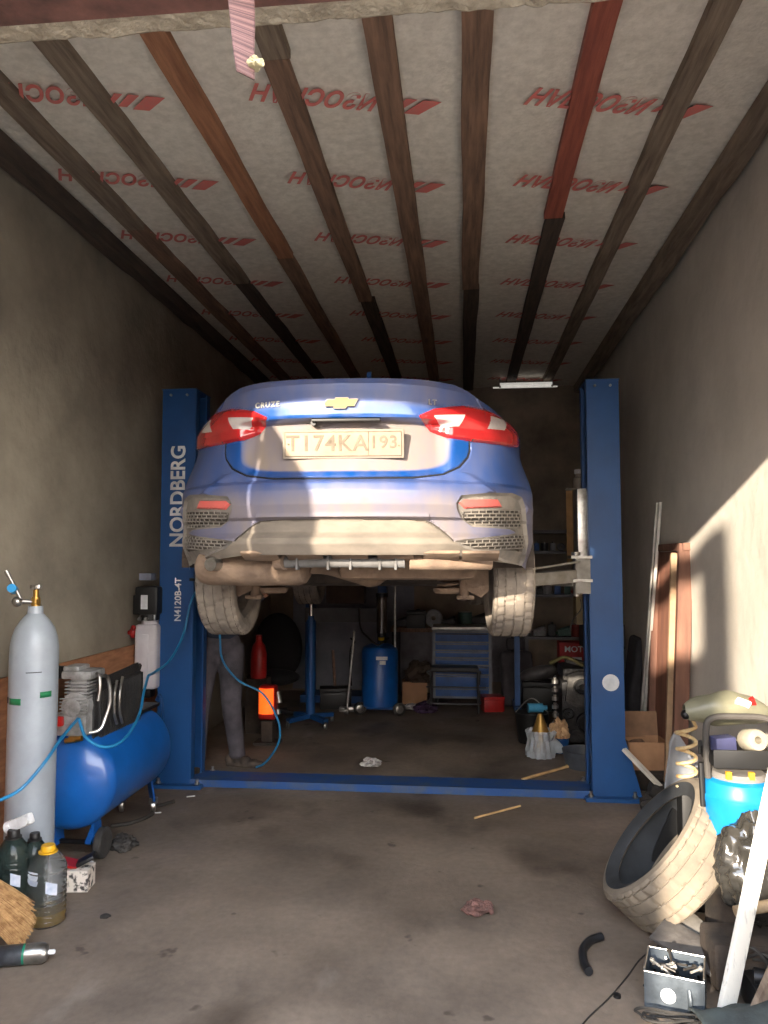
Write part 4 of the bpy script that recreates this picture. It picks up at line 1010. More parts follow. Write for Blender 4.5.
of = thing('office_chair', 'black padded office chair at the back left', 'chair', (-1.93, 7.95, 0))
m = MB().ball((0, 0, .70), (.26, .09, .36), seg=24, rings=16); m.build('backrest', mat('black_fabric', (20, 20, 22), .95, bump=.3), of)
MB().ball((.0, -.18, .42), (.27, .26, .08), seg=24, rings=12).build('seat', MATS['black_fabric'], of)
MB().cyl((0, -.18, .08), (0, -.18, .40), .025).build('gas_lift', M_steel, of)
m = MB()
for k in range(5):
    a = 2 * PI * k / 5; m.beam((0, -.18, .09), (.25 * math.cos(a), -.18 + .25 * math.sin(a), .06), .04, .03); m.ball((.25 * math.cos(a), -.18 + .25 * math.sin(a), .03), .03)
m.build('star_base', M_black, of)
MB().beam((0, -.06, .40), (0, .02, .50), .06, .02).build('back_bracket', M_black, of)
tj = thing('transmission_jack', 'tall blue transmission jack with chrome rod between chair and press', 'jack', (-1.50, 7.55, 0))
MB().cyl((0, 0, .08), (0, 0, 1.02), .045).cyl((0, 0, .95), (0, 0, 1.06), .03).build('cylinder', M_blue, tj); MB().cyl((0, 0, 1.06), (0, 0, 1.24), .018).build('rod', M_chrome, tj)
m = MB()
for k in range(4):
    a = PI / 4 + PI / 2 * k; m.beam((0, 0, .09), (.26 * math.cos(a), .26 * math.sin(a), .07), .06, .04)
m.build('leg', M_blue, tj, smooth=False)
for k in range(4):
    a = PI / 4 + PI / 2 * k; MB().cyl((.26 * math.cos(a) - .012, .26 * math.sin(a), .032), (.26 * math.cos(a) + .012, .26 * math.sin(a), .032), .032).build('caster', M_steel, tj)
ps = thing('shop_press', 'blue workshop press frame standing before the pale back wall', 'press', (-1.35, 8.9, 0))
for x in (-.42, .42): MB().box((x, 0, .80), (.10, .14, 1.6)).build('post', M_blue, ps, smooth=False)
MB().box((0, 0, 1.54), (.94, .16, .12)).build('crossbeam', M_blue, ps, smooth=False)
b_ = MB().box((0, -.09, .98), (.94, .05, .16)).build('table_beam', mat('grey_beam', (96, 96, 98), .6), ps, smooth=False)
MB().box((0, -.03, 1.28), (.44, .20, .34), bev=.01).build('cylinder_housing', mat('brown_box', (80, 64, 54), .8), ps)
MB().box((0, 0, .04), (1.0, .4, .08)).build('foot', M_blue, ps, smooth=False)
solo('wall_board', MB().box((-1.35, 9.46, .78), (1.5, .03, 1.5)), mat('pale_board', (140, 142, 150), .8, col2=(120, 122, 130), scale=4), 'pale grey board on the back wall behind the press', 'panel', smooth=False)
def dk(x, y, z, sx, sy, sz, rz=0, name='tool_box', lab='', cat='box', m_=None, bev=.01, grp=None, lid=True):
    t = thing(name, lab, cat, (x, y, z), R(rz), grp)
    MB().box((0, 0, sz * (.40 if lid else .5)), (sx, sy, sz * (.8 if lid else 1)), bev=bev).build('body', m_ or M_black, t)
    if lid: MB().box((0, 0, sz * .9), (sx * 1.02, sy * 1.02, sz * .2), bev=bev * .8).build('lid', m_ or M_black, t)
    return t
dk(-1.40, 8.45, 0, .34, .22, .22, 10, lab='dark tool box on the floor in front of the press', cat='tool box')
solo('wrecking_bar', MB().tube([(-1.24, 8.55, .22), (-1.26, 8.58, .5), (-1.25, 8.60, .64), (-1.21, 8.60, .70), (-1.26, 8.6, .74)], .011, smooth=6), M_dark, 'dark hooked pry bar leaning upright in front of the press', 'pry bar')
solo('wooden_stick', MB().beam((-1.42, 8.52, .22), (-1.46, 8.62, .60), .03, .015), WD['brown'], 'short wooden stick leaning upright beside the pry bar', 'stick')
# used-oil drainer
dr = thing('oil_drainer', 'blue cylindrical oil drainer with clear tube and wheels at the back', 'oil drainer', (-.88, 8.15, 0))
MB().lathe([(0, .08), (.17, .08), (.19, .10), (.19, .66), (.17, .70), (.10, .73), (0, .735)], 40).build('tank', M_blue2, dr)
MB().cyl((.02, 0, .74), (.02, 0, .84), .05).build('valve_head', M_dark, dr); MB().cyl((.02, -.05, .775), (.02, -.055, .80), .032).build('gauge', mat('yellow_gauge', (220, 180, 30), .4), dr)
MB().cyl((.02, 0, .84), (.02, 0, 1.22), .055, seg=24).build('sight_glass', mat('sooty_glass', (120, 110, 100), .15, trans=.6), dr); MB().cyl((.02, 0, 1.22), (.02, 0, 1.26), .065).build('glass_cap', M_dark, dr)
MB().cyl((.165, -.05, .70), (.165, -.05, 1.40), .012).build('drain_pole', M_steel, dr)
MB().lathe([(.02, 1.40), (.05, 1.41), (.22, 1.47), (.22, 1.48), (.05, 1.42)], 32, Matrix.Translation((.165, -.05, 0))).build('drain_funnel', M_blue2, dr)
MB().box((.04, -.193, .60), (.12, .004, .035)).box((.05, -.193, .555), (.06, .004, .04)).build('label_plate', M_white, dr, smooth=False)
MB().tube([(.10, -.08, .80), (.0, -.2, .74), (-.12, -.15, .82), (-.2, -.05, .9), (-.22, 0, 1.1)], .010).build('suction_hose', M_rubber, dr)
for x, y in ((-.20, -.06), (.21, -.06)):
    Mw = Matrix.Translation((x, y, .068)) @ Euler((0, R(90), 0)).to_matrix().to_4x4() @ Euler((0, 0, 0)).to_matrix().to_4x4()
    Mw = Matrix.Translation((x, y - .03, .068)) @ Euler((R(90), 0, R(25))).to_matrix().to_4x4()
    w_ = MB().lathe([(0, -.02), (.05, -.02), (.066, -.016), (.068, 0), (.066, .016), (.05, .02), (0, .02)], 28, Mw).build('wheel', M_rubber, dr)
    MB().lathe([(0, .026), (.03, .026), (.042, .02), (.042, -.02), (.03, -.026), (0, -.026)], 24, Mw).build('hub', M_steel, w_)
MB().box((0, 0, .07), (.36, .12, .03)).build('frame', M_blue2, dr, smooth=False)
solo('trolley_jack_handle', MB().cyl((-.0, 0, .06), (.06, .1, .85), .012).cyl((-.02, -.06, .045), (.02, -.06, .045), .04).box((0, 0, .05), (.16, .08, .05), bev=.01), M_steel, 'steel trolley jack handle standing left of the blue drainer', 'jack', loc=(-1.22, 8.1, 0))
# drawer cart
ct = thing('tool_cart', 'blue tool cart with drawers and steel top at the back', 'tool cart', (-.02, 8.76, 0))
MB().box((0, .0, .47), (.64, .40, .74)).build('body', mat('cart_grey', (110, 114, 122), .5, metal=.2), ct, smooth=False)
for k, (z, h) in enumerate(((.765, .10), (.665, .08), (.58, .07), (.50, .07), (.41, .09), (.29, .13), (.17, .10))):
    d = MB().box((0, -.205, z), (.58, .02, h - .01), bev=.004).build('drawer', mat('cart_blue', (34, 80, 144), .45), ct); MB().box((0, -.22, z + h / 2 - .016), (.56, .014, .010), bev=.003).build('handle', MATS['cart_grey'] if k != 0 else M_dark, d)
MB().box((0, 0, .86), (.66, .43, .03), bev=.006).build('top', M_steel, ct)
for x in (-.28, .28):
    for y in (-.15, .15): MB().cyl((x - .012, y, .045), (x + .012, y, .045), .045).box((x, y, .085), (.04, .05, .03)).build('caster', M_dark, ct)
ch = thing('bumper_frame', 'chrome tube frame stool standing in front of the tool cart', 'stool', (-.10, 8.26, 0))
m = MB()
for z in (.40, .14):
    m.tube([(-.26, 0, z - .0), (-.25, 0, z + (.04 if z > .3 else -.04)), (.23, 0, z + (.04 if z > .3 else -.04)), (.26, 0, z), (.26, 0, z - (.1 if z > .3 else -.1))], .011, smooth=6)
for x in (-.25, .25):
    for y in (0, .22): m.cyl((x, y, 0), (x, y, .44), .011)
for z in (.27,): m.cyl((-.30, 0, z), (.33, 0, z), .008)
m.cyl((-.25, .22, .44), (.25, .22, .44), .011); m.build('frame', mat('dark_tube', (70, 70, 72), .35, metal=.7), ch)
MB().box((0, .11, .45), (.50, .24, .05), bev=.02).build('seat', M_black, ch)
# work bench and shelves along the back wall
M_shelfm = mat('shelf_metal', (104, 104, 108), .5, metal=.3, col2=(84, 84, 88), scale=6)
bn = thing('workbench', 'long cluttered workbench along the back wall behind the cart', 'workbench', (-.1, 9.24, 0))
MB().box((0, 0, .80), (1.5, .50, .05)).build('top', WD['brown'], bn, smooth=False)
for x in (-.7, .7):
    for y in (-.2, .2): MB().box((x, y, .39), (.07, .07, .78)).build('leg', M_dark, bn, smooth=False)
MB().box((0, .2, .45), (1.36, .02, .60)).build('back_panel', mat('bench_panel', (120, 116, 122), .8), bn, smooth=False)
sh = thing('shelf_unit', 'grey metal shelf unit at the back right loaded with parts', 'shelf', (1.08, 9.22, 0))
for x in (-.36, .36):
    for y in (-.2, .2): MB().box((x, y, .98), (.035, .035, 1.96)).build('upright', M_shelfm, sh, smooth=False)
SHZ = (.12, .72, 1.20, 1.70, 1.94)
for z in SHZ: MB().box((0, 0, z), (.78, .44, .03)).build('shelf_board', M_shelfm, sh, smooth=False)
# parts and tins on shelves and bench: every one a thing
cols = [('dark grey', (54, 54, 58)), ('blue', (36, 72, 130)), ('red', (130, 36, 30)), ('silver', (140, 140, 142)), ('brown', (96, 70, 52)), ('green', (60, 92, 84)), ('black', (26, 26, 28)), ('white', (176, 176, 178))]
def item(kind, x, y, z, s, ci, place):
    cn, cc = cols[ci]; m_ = mat('item_' + cn, cc, .5, col2=tuple(v * .8 for v in cc), scale=20)
    if kind == 'tin':
        t = thing('paint_tin', f'{cn} tin {place}', 'tin', (x, y, z)); MB().lathe([(0, 0), (s * .5, 0), (s * .5, s * 1.1), (s * .46, s * 1.12), (0, s * 1.1)], 20).build('body', m_, t); MB().lathe([(0, s * 1.13), (s * .44, s * 1.13), (s * .44, s * 1.105)], 20).build('lid', M_steel, t)
    elif kind == 'jar':
        t = thing('oil_bottle', f'{cn} oil bottle {place}', 'bottle', (x, y, z)); MB().box((0, 0, s * .55), (s * .7, s * .45, s * 1.1), bev=s * .1).build('body', m_, t); MB().cyl((0, 0, s * 1.1), (0, 0, s * 1.3), s * .14).build('cap', M_black, t)
    elif kind == 'box':
        t = thing('parts_box', f'{cn} parts box {place}', 'box', (x, y, z), random.uniform(-.3, .3)); MB().box((0, 0, s * .4), (s * 1.3, s, s * .8), bev=.004).build('body', m_, t); MB().box((0, 0, s * .84), (s * 1.34, s * 1.04, s * .1), bev=.004).build('lid', m_, t)
    elif kind == 'pulley':
        m = MB(); Mx = Matrix.Translation((0, 0, s * .55)) @ Euler((R(90), 0, 0)).to_matrix().to_4x4()
        m.lathe([(s * .15, -.03), (s * .5, -.03), (s * .55, -.02), (s * .47, 0), (s * .55, .02), (s * .5, .03), (s * .15, .03)], 28, Mx, closed=True)
        solo('belt_pulley', m, m_, f'{cn} pulley {place}', 'pulley', loc=(x, y, z))
    elif kind == 'lump':
        m = MB(); m.box((0, 0, s * .35), (s * 1.2, s * .7, s * .6), bev=s * .1); m.cyl((-s * .3, 0, s * .5), (s * .5, -s * .2, s * .8), s * .22); m.cyl((s * .2, -s * .45, s * .35), (s * .2, s * .1, s * .35), s * .25); m.cyl((-s * .5, -.01, s * .3), (-s * .75, -.02, s * .35), s * .12)
        solo('engine_part', m, m_, f'{cn} metal engine part {place}', 'car part', loc=(x, y, z))
pl1 = ['at the left end of', 'left of the middle of', 'in the middle of', 'right of the middle of', 'at the right end of']
kinds = ['lump', 'tin', 'jar', 'box', 'pulley']
for k in range(8):
    item(['lump', 'jar', 'pulley', 'lump', 'tin', 'lump', 'box', 'lump'][k], -.72 + .185 * k, 9.10 + .04 * (k % 2), .825, .13 + .03 * (k % 3), [0, 1, 3, 0, 5, 6, 4, 3][k], ['at the left end of the workbench', 'second from the left on the workbench', 'third from the left on the workbench', 'fourth from the left on the workbench', 'fourth from the right on the workbench', 'third from the right on the workbench', 'second from the right on the workbench', 'at the right end of the workbench'][k])
for si, z in enumerate(SHZ[:4]):
    zz = z + .015; nm = ['bottom shelf', 'second lowest shelf', 'middle shelf', 'upper shelf'][si]
    ks = [['box', 'lump', 'lump'], ['lump', 'jar', 'lump', 'tin'], ['lump', 'tin', 'jar', 'jar', 'lump'], ['jar', 'tin', 'jar', 'pulley', 'jar', 'tin']][si]
    for q, kd in enumerate(ks):
        n = len(ks); x = .80 + .56 * (q + .5) / n; s = min(.17, .50 / n); ci = (si * 3 + q * 5) % 8
        if si == 2 and q == 2: ci = 1
        item(kd, x, 9.08, zz, s, ci, f'on the {nm} at the back, ' + ['leftmost', 'second from left', 'third from left', 'fourth from left', 'fifth from left', 'sixth from left'][q])
# lower back floor clutter
solo('seat_back', MB().box((0, 0, .30), (.36, .14, .60), bev=.06, seg=4).box((0, 0, .68), (.2, .1, .14), bev=.04), mat('grey_seat', (70, 66, 70), .9), 'dark car seat back on the floor right of the blue tool cart', 'car seat', loc=(.60, 8.72, 0), rot=(R(-12), 0, R(10)))
hp = thing('hoist_frame', 'slim blue hoist post on castors right of the tool cart', 'hoist', (.55, 8.18, 0))
MB().box((0, 0, .62), (.055, .055, 1.10)).build('post', M_blue, hp, smooth=False); MB().box((0, .12, .08), (.06, .5, .06)).build('leg', M_blue, hp, smooth=False)
MB().beam((0, 0, 1.15), (0, .3, 1.25), .05, .05).build('boom', M_blue, hp, smooth=False)
for y in (-.1, .32): MB().cyl((-.015, y, .03), (.015, y, .03), .03).build('caster', M_steel, hp)
dk(.82, 8.62, .0, .34, .3, .30, -8, 'parts_crate', 'black crate of parts on the floor right of the hoist post', 'crate'); dk(.30, 8.45, 0, .0001 + .22, .2, .16, 12, 'parts_box', 'red box on the floor beside the hoist post', 'box', M_red)
bgp = solo('car_headlight', MB().ball((0, 0, .08), (.22, .10, .08), rot=(0, R(-15), 0)).box((.05, .05, .07), (.3, .08, .1), bev=.03), mat('grey_lens', (96, 94, 94), .3, col2=(70, 68, 70)), 'old grey headlight lying on the black crate', 'car part', loc=(.80, 8.60, .30), rot=(0, 0, R(-12)))
mo = thing('oil_box', 'red oil carton with white lettering on the shelf behind the right post', 'box', (1.19, 8.50, .50))
dk(1.19, 8.52, 0, .36, .30, .50, 0, 'storage_crate', 'brown crate under the red oil carton', 'crate', mat('crate_brown', (92, 66, 50), .8))
MB().box((0, 0, .12), (.36, .22, .235), bev=.004).build('carton', mat('carton_red', (168, 30, 32), .6), mo)
text_mb('MOTUL', .088, bold=.0012, depth=.001, M=frame((.02, -.113, .165), (1, 0, 0), (0, 0, 1))).build('lettering', M_white, mo, smooth=False)
MB().box((.0, -.112, .06), (.10, .003, .05)).build('label_patch', M_white, mo, smooth=False)
dk(-.56, 8.85, 0, .28, .24, .24, 5, 'open_carton', 'open cardboard carton between the drainer and the cart', 'box', M_card, bev=.003, lid=False)
solo('parts_bag', crumple(.17, amp=.4, flat=.8, seed=12), mat('brown_sack', (74, 60, 50), .9), 'dark lumpy sack on top of the cardboard carton', 'sack', loc=(-.50, 8.84, .24))
solo('white_rag', crumple(.07, amp=.5, flat=.5, seed=14), M_paper, 'white rag on the floor beside the drainer wheel', 'rag', loc=(-.56, 8.45, 0))
solo('purple_rag', crumple(.12, amp=.4, flat=.5, seed=15), mat('purple_cloth', (62, 40, 70), .9), 'dark purple rag on the floor left of the stool', 'rag', loc=(-.42, 8.30, 0))
dk(-.55, 9.0, .825, .22, .2, .20, 4, 'tool_case', 'black tool case standing at the left of the workbench top', 'case')

# ------------------------------------------------------------------ right side middle: engine, bottles, stick, etc.
en = thing('engine', 'dark car engine with pulleys standing behind the right lift post', 'engine', (.965, 6.95, 0)); en.scale = (1, 1, .84)
MB().box((.04, .1, .42), (.34, .40, .50), bev=.04).box((.02, .1, .12), (.28, .36, .16), bev=.03).build('block', mat('engine_dark', (58, 56, 56), .6, metal=.4, col2=(36, 36, 38), scale=14, bump=.3), en)
MB().box((.02, .12, .74), (.28, .42, .14), bev=.05).build('cylinder_head', mat('dirty_aluminium', (92, 90, 88), .5, metal=.6, col2=(58, 56, 54), scale=12, bump=.2), en)
m = MB(); m.prism([(-.13, -.14), (-.10, .13), (0, .17), (.13, .13), (.15, -.05), (.10, -.18), (-.05, -.20)], .03, frame((.03, -.12, .62), (1, 0, 0), (0, 0, 1)))
m.build('timing_cover', MATS['dirty_aluminium'], en)
for (x, z, r) in ((.04, .63, .075), (.10, .27, .115), (-.08, .36, .05)):
    Mx = Matrix.Translation((x, -.17, z)) @ Euler((R(90), 0, 0)).to_matrix().to_4x4()
    MB().lathe([(0, .02), (r * .3, .025), (r * .4, .01), (r * .8, .01), (r * .9, .03), (r, .03), (r * .96, .0), (r, -.03), (0, -.03)], 36, Mx).build('pulley', M_dark, en)
MB().box((.15, -.16, .45), (.05, .04, .05), bev=.008).build('sensor', M_white, en)
m = MB()
for k in range(6): m.lathe([(0, 0), (.028, 0), (.028, .035), (.016, .045), (.016, .06), (0, .06)], 14, Matrix.Translation((-.18, -.08, .22 + .085 * k)))
m.build('camshaft', M_steel, en)
MB().tube([(-.22, -.12, .86), (-.10, -.20, .93), (.06, -.24, .84), (.12, -.2, .78)], .018).build('coolant_pipe', mat('old_pipe', (120, 112, 70), .6), en)
MB().box((-.02, -.14, .88), (.16, .10, .05), rot=(0, R(15), 0), bev=.01).build('intake_cover', MATS['dirty_aluminium'], en)
sb = thing('steel_bowl', 'black plastic bucket behind the bagged yellow cone', 'bucket', (.60, 7.05, 0)); MB().lathe([(0, 0), (.12, 0), (.15, .26), (.145, .26), (.115, .01), (0, .01)], 28).build('body', M_black, sb); MB().tube([(-.15, 0, .25), (0, 0, .38), (.15, 0, .25)], .005).build('handle', M_steel, sb)
yb = thing('bagged_bottle', 'brass coloured cone shaped container wrapped in a clear bag on the floor', 'container', (.625, 6.55, 0))
MB().lathe([(0, 0), (.085, 0), (.09, .02), (.09, .16), (.07, .2), (.045, .27), (.02, .34), (0, .345)], 28).build('body', mat('brass_cone', (190, 150, 80), .3, metal=.6), yb)
m = MB(); m.lathe([(.115, .0), (.12, .05), (.10, .14), (.12, .20), (.11, .215)], 36, rad=lambda j, i, r: r * (1 + .10 * math.sin(i * 2.3 + j))); m.ball((.10, -.02, .10), (.10, .03, .05), rot=(0, R(35), 0))
m.build('clear_bag', mat('bag_plastic', (206, 214, 222), .3, trans=.35, alpha=.85), yb)
solo('blue_can', MB().lathe([(0, 0), (.07, 0), (.075, .12), (.06, .14), (0, .14)], 24), M_blue, 'small dark blue can on the floor before the engine', 'can', loc=(.80, 6.70, 0))
solo('blue_cap_bottle', MB().cyl((0, 0, .045), (.13, .02, .045), .04).cyl((.13, .02, .045), (.17, .026, .045), .02), mat('cyan_can', (70, 150, 190), .4), 'light blue can lying on the black bucket rim', 'can', loc=(.56, 6.99, .262))
solo('tan_rag', crumple(.07, amp=.5, flat=1.3, seed=21), mat('tan_cloth', (196, 160, 120), .9, col2=(150, 120, 90), scale=20), 'tan rag stuffed beside the engine pulley', 'rag', loc=(.78, 6.60, .142))
solo('grey_pan', MB().lathe([(0, 0), (.14, 0), (.17, .13), (.165, .13), (.13, .01), (0, .01)], 30), mat('pan_grey', (74, 78, 86), .5), 'grey plastic pan on the floor next to the right post', 'pan', loc=(.93, 6.25, 0), rot=(R(0), 0, 0))
stk = thing('wooden_pole', 'pale wooden stick lying on the floor across to the right post', 'stick', (.5, 5.9, 0))
MB().cyl((.42, 5.80, .014), (.90, 6.30, .014), .011).build('shaft', mat('pale_wood', (206, 170, 120), .7), stk, world=True)
MB().cyl((.80, 6.195, .014), (.93, 6.325, .014), .018, .020).build('grip', mat('yellow_grip', (226, 180, 50), .6), stk, world=True)
solo('cut_branch', MB().cyl((.06, 4.93, .009), (.36, 5.20, .009), .007), MATS['pale_wood'], 'thin pale stick on the floor in front of the floor plate', 'stick')
# lifting cable under carriage on right
solo('hanging_wire', MB().tube([(.80, 5.42, 1.34), (.80, 5.40, 1.28), (.74, 5.38, 1.20), (.72, 5.38, 1.12)], .004), M_rubber, 'thin dark wire hanging under the right lift arm', 'wire')
# shelf box behind right post (tall pale box)
tb = thing('tall_cabinet', 'tall narrow pale cabinet with open door left of the right post', 'cabinet', (1.05, 7.35, 1.02))
MB().box((.05, 0, .90), (.18, .22, .68)).box((0.05, 0, .30), (.14, .2, .60)).build('body', mat('cabinet_cream', (150, 134, 96), .6, col2=(120, 108, 80), scale=6), tb, smooth=False)
MB().box((-.07, -.12, .89), (.06, .012, .68), rot=(0, 0, R(-30))).build('door', mat('cabinet_door', (176, 138, 92), .6), tb, smooth=False)
MB().box((-.01, -.06, 1.245), (.16, .14, .012), rot=(0, R(4), 0)).build('top', M_steel, tb, smooth=False)
MB().cyl((.07, -.125, .93), (.07, -.14, .93), .055).build('round_vent', M_black, tb)
tq = MB().box((-.13 + .15, 0, .5), (.5, .5, 1.0), bev=.01)
o = solo('parts_cabinet', MB().box((0, 0, .91), (.36, .34, .22), bev=.008).box((.06, 0, .405), (.22, .34, .81), bev=.006).box((.06, -.174, .60), (.18, .012, .32)).box((.06, -.174, .22), (.18, .012, .34)), mat('cab_dark', (64, 52, 44), .8), 'dark wooden cabinet behind the right post carrying the pale one', 'cabinet', loc=(1.28, 7.42, 0), smooth=False)
jr = thing('white_jar', 'white jar with lid on top of the tall pale cabinet', 'jar', (1.08, 7.32, 2.275))
MB().lathe([(0, 0), (.05, 0), (.052, .06), (.05, .10), (.03, .11), (.03, .15), (0, .15)], 24).build('body', mat('jar_white', (170, 160, 148), .5), jr); MB().lathe([(0, .18), (.04, .18), (.042, .17), (.042, .14), (.03, .14)], 20, rad=lambda j, i, r: r * (1 if i % 2 else .92)).build('lid', M_white, jr)
# fluorescent lamp under far ceiling
fl = thing('tube_lamp', 'white tube lamp fixture under the ceiling at the back right', 'lamp', (.74, 9.0, 3.62))
MB().box((0, 0, .035), (.60, .10, .03), bev=.006).build('housing', mat('lamp_white', (230, 230, 226), .5, emit=(255, 250, 240), est=.2), fl)
MB().cyl((-.38, -.02, .0), (.36, -.02, .0), .009).build('tube', MATS['lamp_white'], fl); MB().box((-.30, -.02, .02), (.02, .03, .05)).box((.30, -.02, .02), (.02, .03, .05)).build('socket', M_steel, fl)
MB().box((.30, 0, .085), (.02, .02, .10)).box((-.30, 0, .085), (.02, .02, .10)).build('hanger', M_steel, fl)

# ------------------------------------------------------------------ right wall: profiles, wooden frame, seat, carton
for k, (dx, lab) in enumerate(((0, 'left of two pale metal profiles leaning on the right wall'), (.0, 'right of two pale metal profiles leaning on the right wall'))):
    y0 = 6.48 - .09 * k; solo('metal_profile', MB().beam((1.36, y0 - .12, .0), (1.462, y0 - .50, 2.045 - .0 * k), .030, .022, up=(1, 0, 0), bev=.003), mat('profile_alu', (208, 204, 196), .45, metal=.2), lab, 'metal profile', group='metal profiles on the right wall')
wf = thing('door_frame', 'brown wooden door frame leaning against the right wall', 'door frame', (1.42, 5.65, 0))
M_wf = mat('frame_wood', (120, 84, 68), .7, col2=(96, 66, 54), scale=3, stretch=(6, 6, 1)); M_wfp = mat('frame_panel', (134, 88, 70), .8, col2=(108, 72, 58), scale=3, stretch=(6, 6, 1))
lean = .05
def fb(y0, z0, y1, z1, w, d, m_, nm, dxx=0): MB().beam((1.39 + lean * z0 + dxx, y0, z0), (1.39 + lean * z1 + dxx, y1, z1), d, w, up=(1, 0, 0)).build(nm, m_, wf, world=True, smooth=False)
fb(5.32, 0, 5.32, 1.72, .09, .05, M_wf, 'stile'); fb(6.08, 0, 6.08, 1.72, .06, .05, M_wf, 'stile'); fb(5.56, .06, 5.56, 1.66, .04, .035, mat('light_bead', (170, 140, 110), .7), 'glazing_bead', -.01)
fb(5.28, 1.70, 6.10, 1.70, .05, .05, M_wf, 'rail'); fb(5.28, .05, 6.10, .05, .09, .05, M_wf, 'rail')
MB().box((1.415 + lean * .8, 5.72, .86), (.012, .74, 1.62), rot=(0, R(2.86), 0)).build('panel', M_wfp, wf, world=True, smooth=False)
ctn = thing('cardboard_box', 'open cardboard box with raised flap beside the right lift post', 'box', (1.27, 5.72, .0), R(4))
solo('stacked_boards', MB().box((1.29, 5.80, .06), (.30, .32, .12), bev=.01).box((1.28, 5.80, .135), (.26, .3, .03)), M_dustdark, 'dark scrap boards under the cardboard box', 'boards', smooth=False)
ctn.location.z = .152
m = MB(); W_, D_, H_ = .27, .22, .19
for c_, d_ in (((0, -D_ / 2, H_ / 2), (W_, .005, H_)), ((0, D_ / 2, H_ / 2), (W_, .005, H_)), ((-W_ / 2, 0, H_ / 2), (.005, D_, H_)), ((W_ / 2, 0, H_ / 2), (.005, D_, H_)), ((0, 0, .003), (W_, D_, .005))): m.box(c_, d_)
m.build('body', M_card, ctn, smooth=False); MB().box((0, D_ / 2 + .01, H_ + .08), (W_, .005, .18), rot=(R(-8), 0, R(3))).build('flap', mat('card_dark', (140, 108, 84), .9), ctn, smooth=False)
MB().box((-W_ / 2 - .05, 0, H_ - .04), (.005, D_, .12), rot=(0, R(50), 0)).build('flap', M_card, ctn, smooth=False)
solo('crumpled_paper', crumple(.05, amp=.4, seed=33), mat('brown_paper', (110, 84, 66), .9), 'small crumpled brown paper inside the open cardboard box', 'litter', loc=(1.22, 5.70, .30))
cs = thing('front_seat', 'dark car seat with headrest behind the right lift post', 'car seat', (1.325, 6.95, 0), R(-90))
M_seatg = mat('seat_grey', (66, 66, 70), .9, bump=.2); MB().box((0, 0, .22), (.36, .36, .18), bev=.06, seg=4).build('cushion', M_seatg, cs); MB().box((0, .16, .62), (.36, .13, .66), rot=(R(-8), 0, 0), bev=.06, seg=4).build('backrest', M_seatg, cs)
MB().box((0, .24, 1.05), (.22, .09, .18), rot=(R(-8), 0, 0), bev=.04, seg=4).build('headrest', M_seatg, cs); MB().box((0, 0, .06), (.38, .4, .12)).build('rails', M_dark, cs, smooth=False)
solo('white_strip', MB().beam((1.05, 5.32, .36), (1.34, 5.02, .07), .035, .02, up=(0, 0, 1)), mat('strip_white', (204, 198, 188), .6), 'pale wooden strip slanting beside the foot of the right post', 'strip')
solo('black_bag', crumple(.15, amp=.4, flat=.8, seed=40), M_rubber, 'crumpled dark bag on the floor behind the pale slanting strip', 'bag', loc=(1.28, 5.15, 0))

# ------------------------------------------------------------------ right foreground pile
ty = thing('loose_tyre', 'sandy worn tyre leaning over in front of the right wall', 'tyre', (.83, 3.38, .33))
nrm = Vector((-.76, .05, .65)).normalized()
q = nrm.to_track_quat('Z', 'Y').to_matrix().to_4x4(); q.translation = (.905, 3.62, .335)
m = MB(); add_tyre(m, q, Ro=.335, w=.225, ri=.242)
zmin = min(v.z for v in m.v); m.v = [v - Vector((0, 0, zmin - .002)) for v in m.v]
m.build('tread', M_tyre2, ty, world=True, angle=30)
q2 = q.copy(); q2.translation.z -= zmin - .002
MB().lathe([(.241, .082), (.2535, .0985), (.286, .1125), (.292, .1145)], 96, q2).lathe([(.241, .082), (.263, .069), (.301, .084), (.309, 0), (.301, -.084), (.263, -.069), (.241, -.082)], 96, q2).build('sidewall', M_tyreb, ty, world=True)

tk = thing('blue_vacuum', 'bright blue canister with black tray handle in the right pile', 'vacuum cleaner', (1.145, 3.44, .40))
M_cy = mat('bright_blue', (20, 120, 176), .4, col2=(18, 108, 164)); 
MB().lathe([(0, 0), (.125, 0), (.135, .02), (.145, .20), (.148, .215), (.148, .23), (.14, .24), (.135, .29), (.12, .30), (.10, .305), (0, .305)], 48).build('canister', M_cy, tk)
MB().lathe([(.112, .296), (.115, .31), (.10, .325), (0, .325)], 48).build('grey_lid', mat('lid_grey', (128, 124, 120), .6), tk)
m = MB().box((0, -.02, .385), (.26, .20, .05), bev=.015); m.box((0, -.12, .40), (.27, .012, .075), bev=.005); m.box((0, .08, .40), (.27, .012, .06), bev=.005); m.build('tray', M_black, tk)
MB().tube([(-.13, -.03, .30), (-.135, -.03, .48), (-.11, -.03, .545), (0, -.03, .555), (.12, -.03, .545), (.14, -.03, .48), (.14, -.03, .28)], .014, smooth=6).build('handle', mat('dusty_black', (70, 66, 62), .7), tk)
for x in (-.15, .15): MB().tube([(x, -.02, .18), (x * 1.03, -.02, .36)], .012).build('latch', M_black, tk)
for x in (-.07, .02): MB().box((x, -.10, .33), (.02, .02, .03)).build('yellow_clip', mat('clip_yellow', (226, 170, 40), .5), tk)
MB().box((0.03, -.148, .13), (.022, .012, .055), bev=.005).box((.03, -.146, .08), (.008, .01, .06)).build('brush', mat('brush_white', (216, 206, 190), .7), tk)
solo('support_drum', MB().lathe([(0, 0), (.13, 0), (.135, .1), (.13, .2), (.135, .3), (.13, .395), (0, .398)], 32), M_dustdark, 'dark drum underneath the bright blue canister', 'drum', loc=(1.13, 3.42, 0))
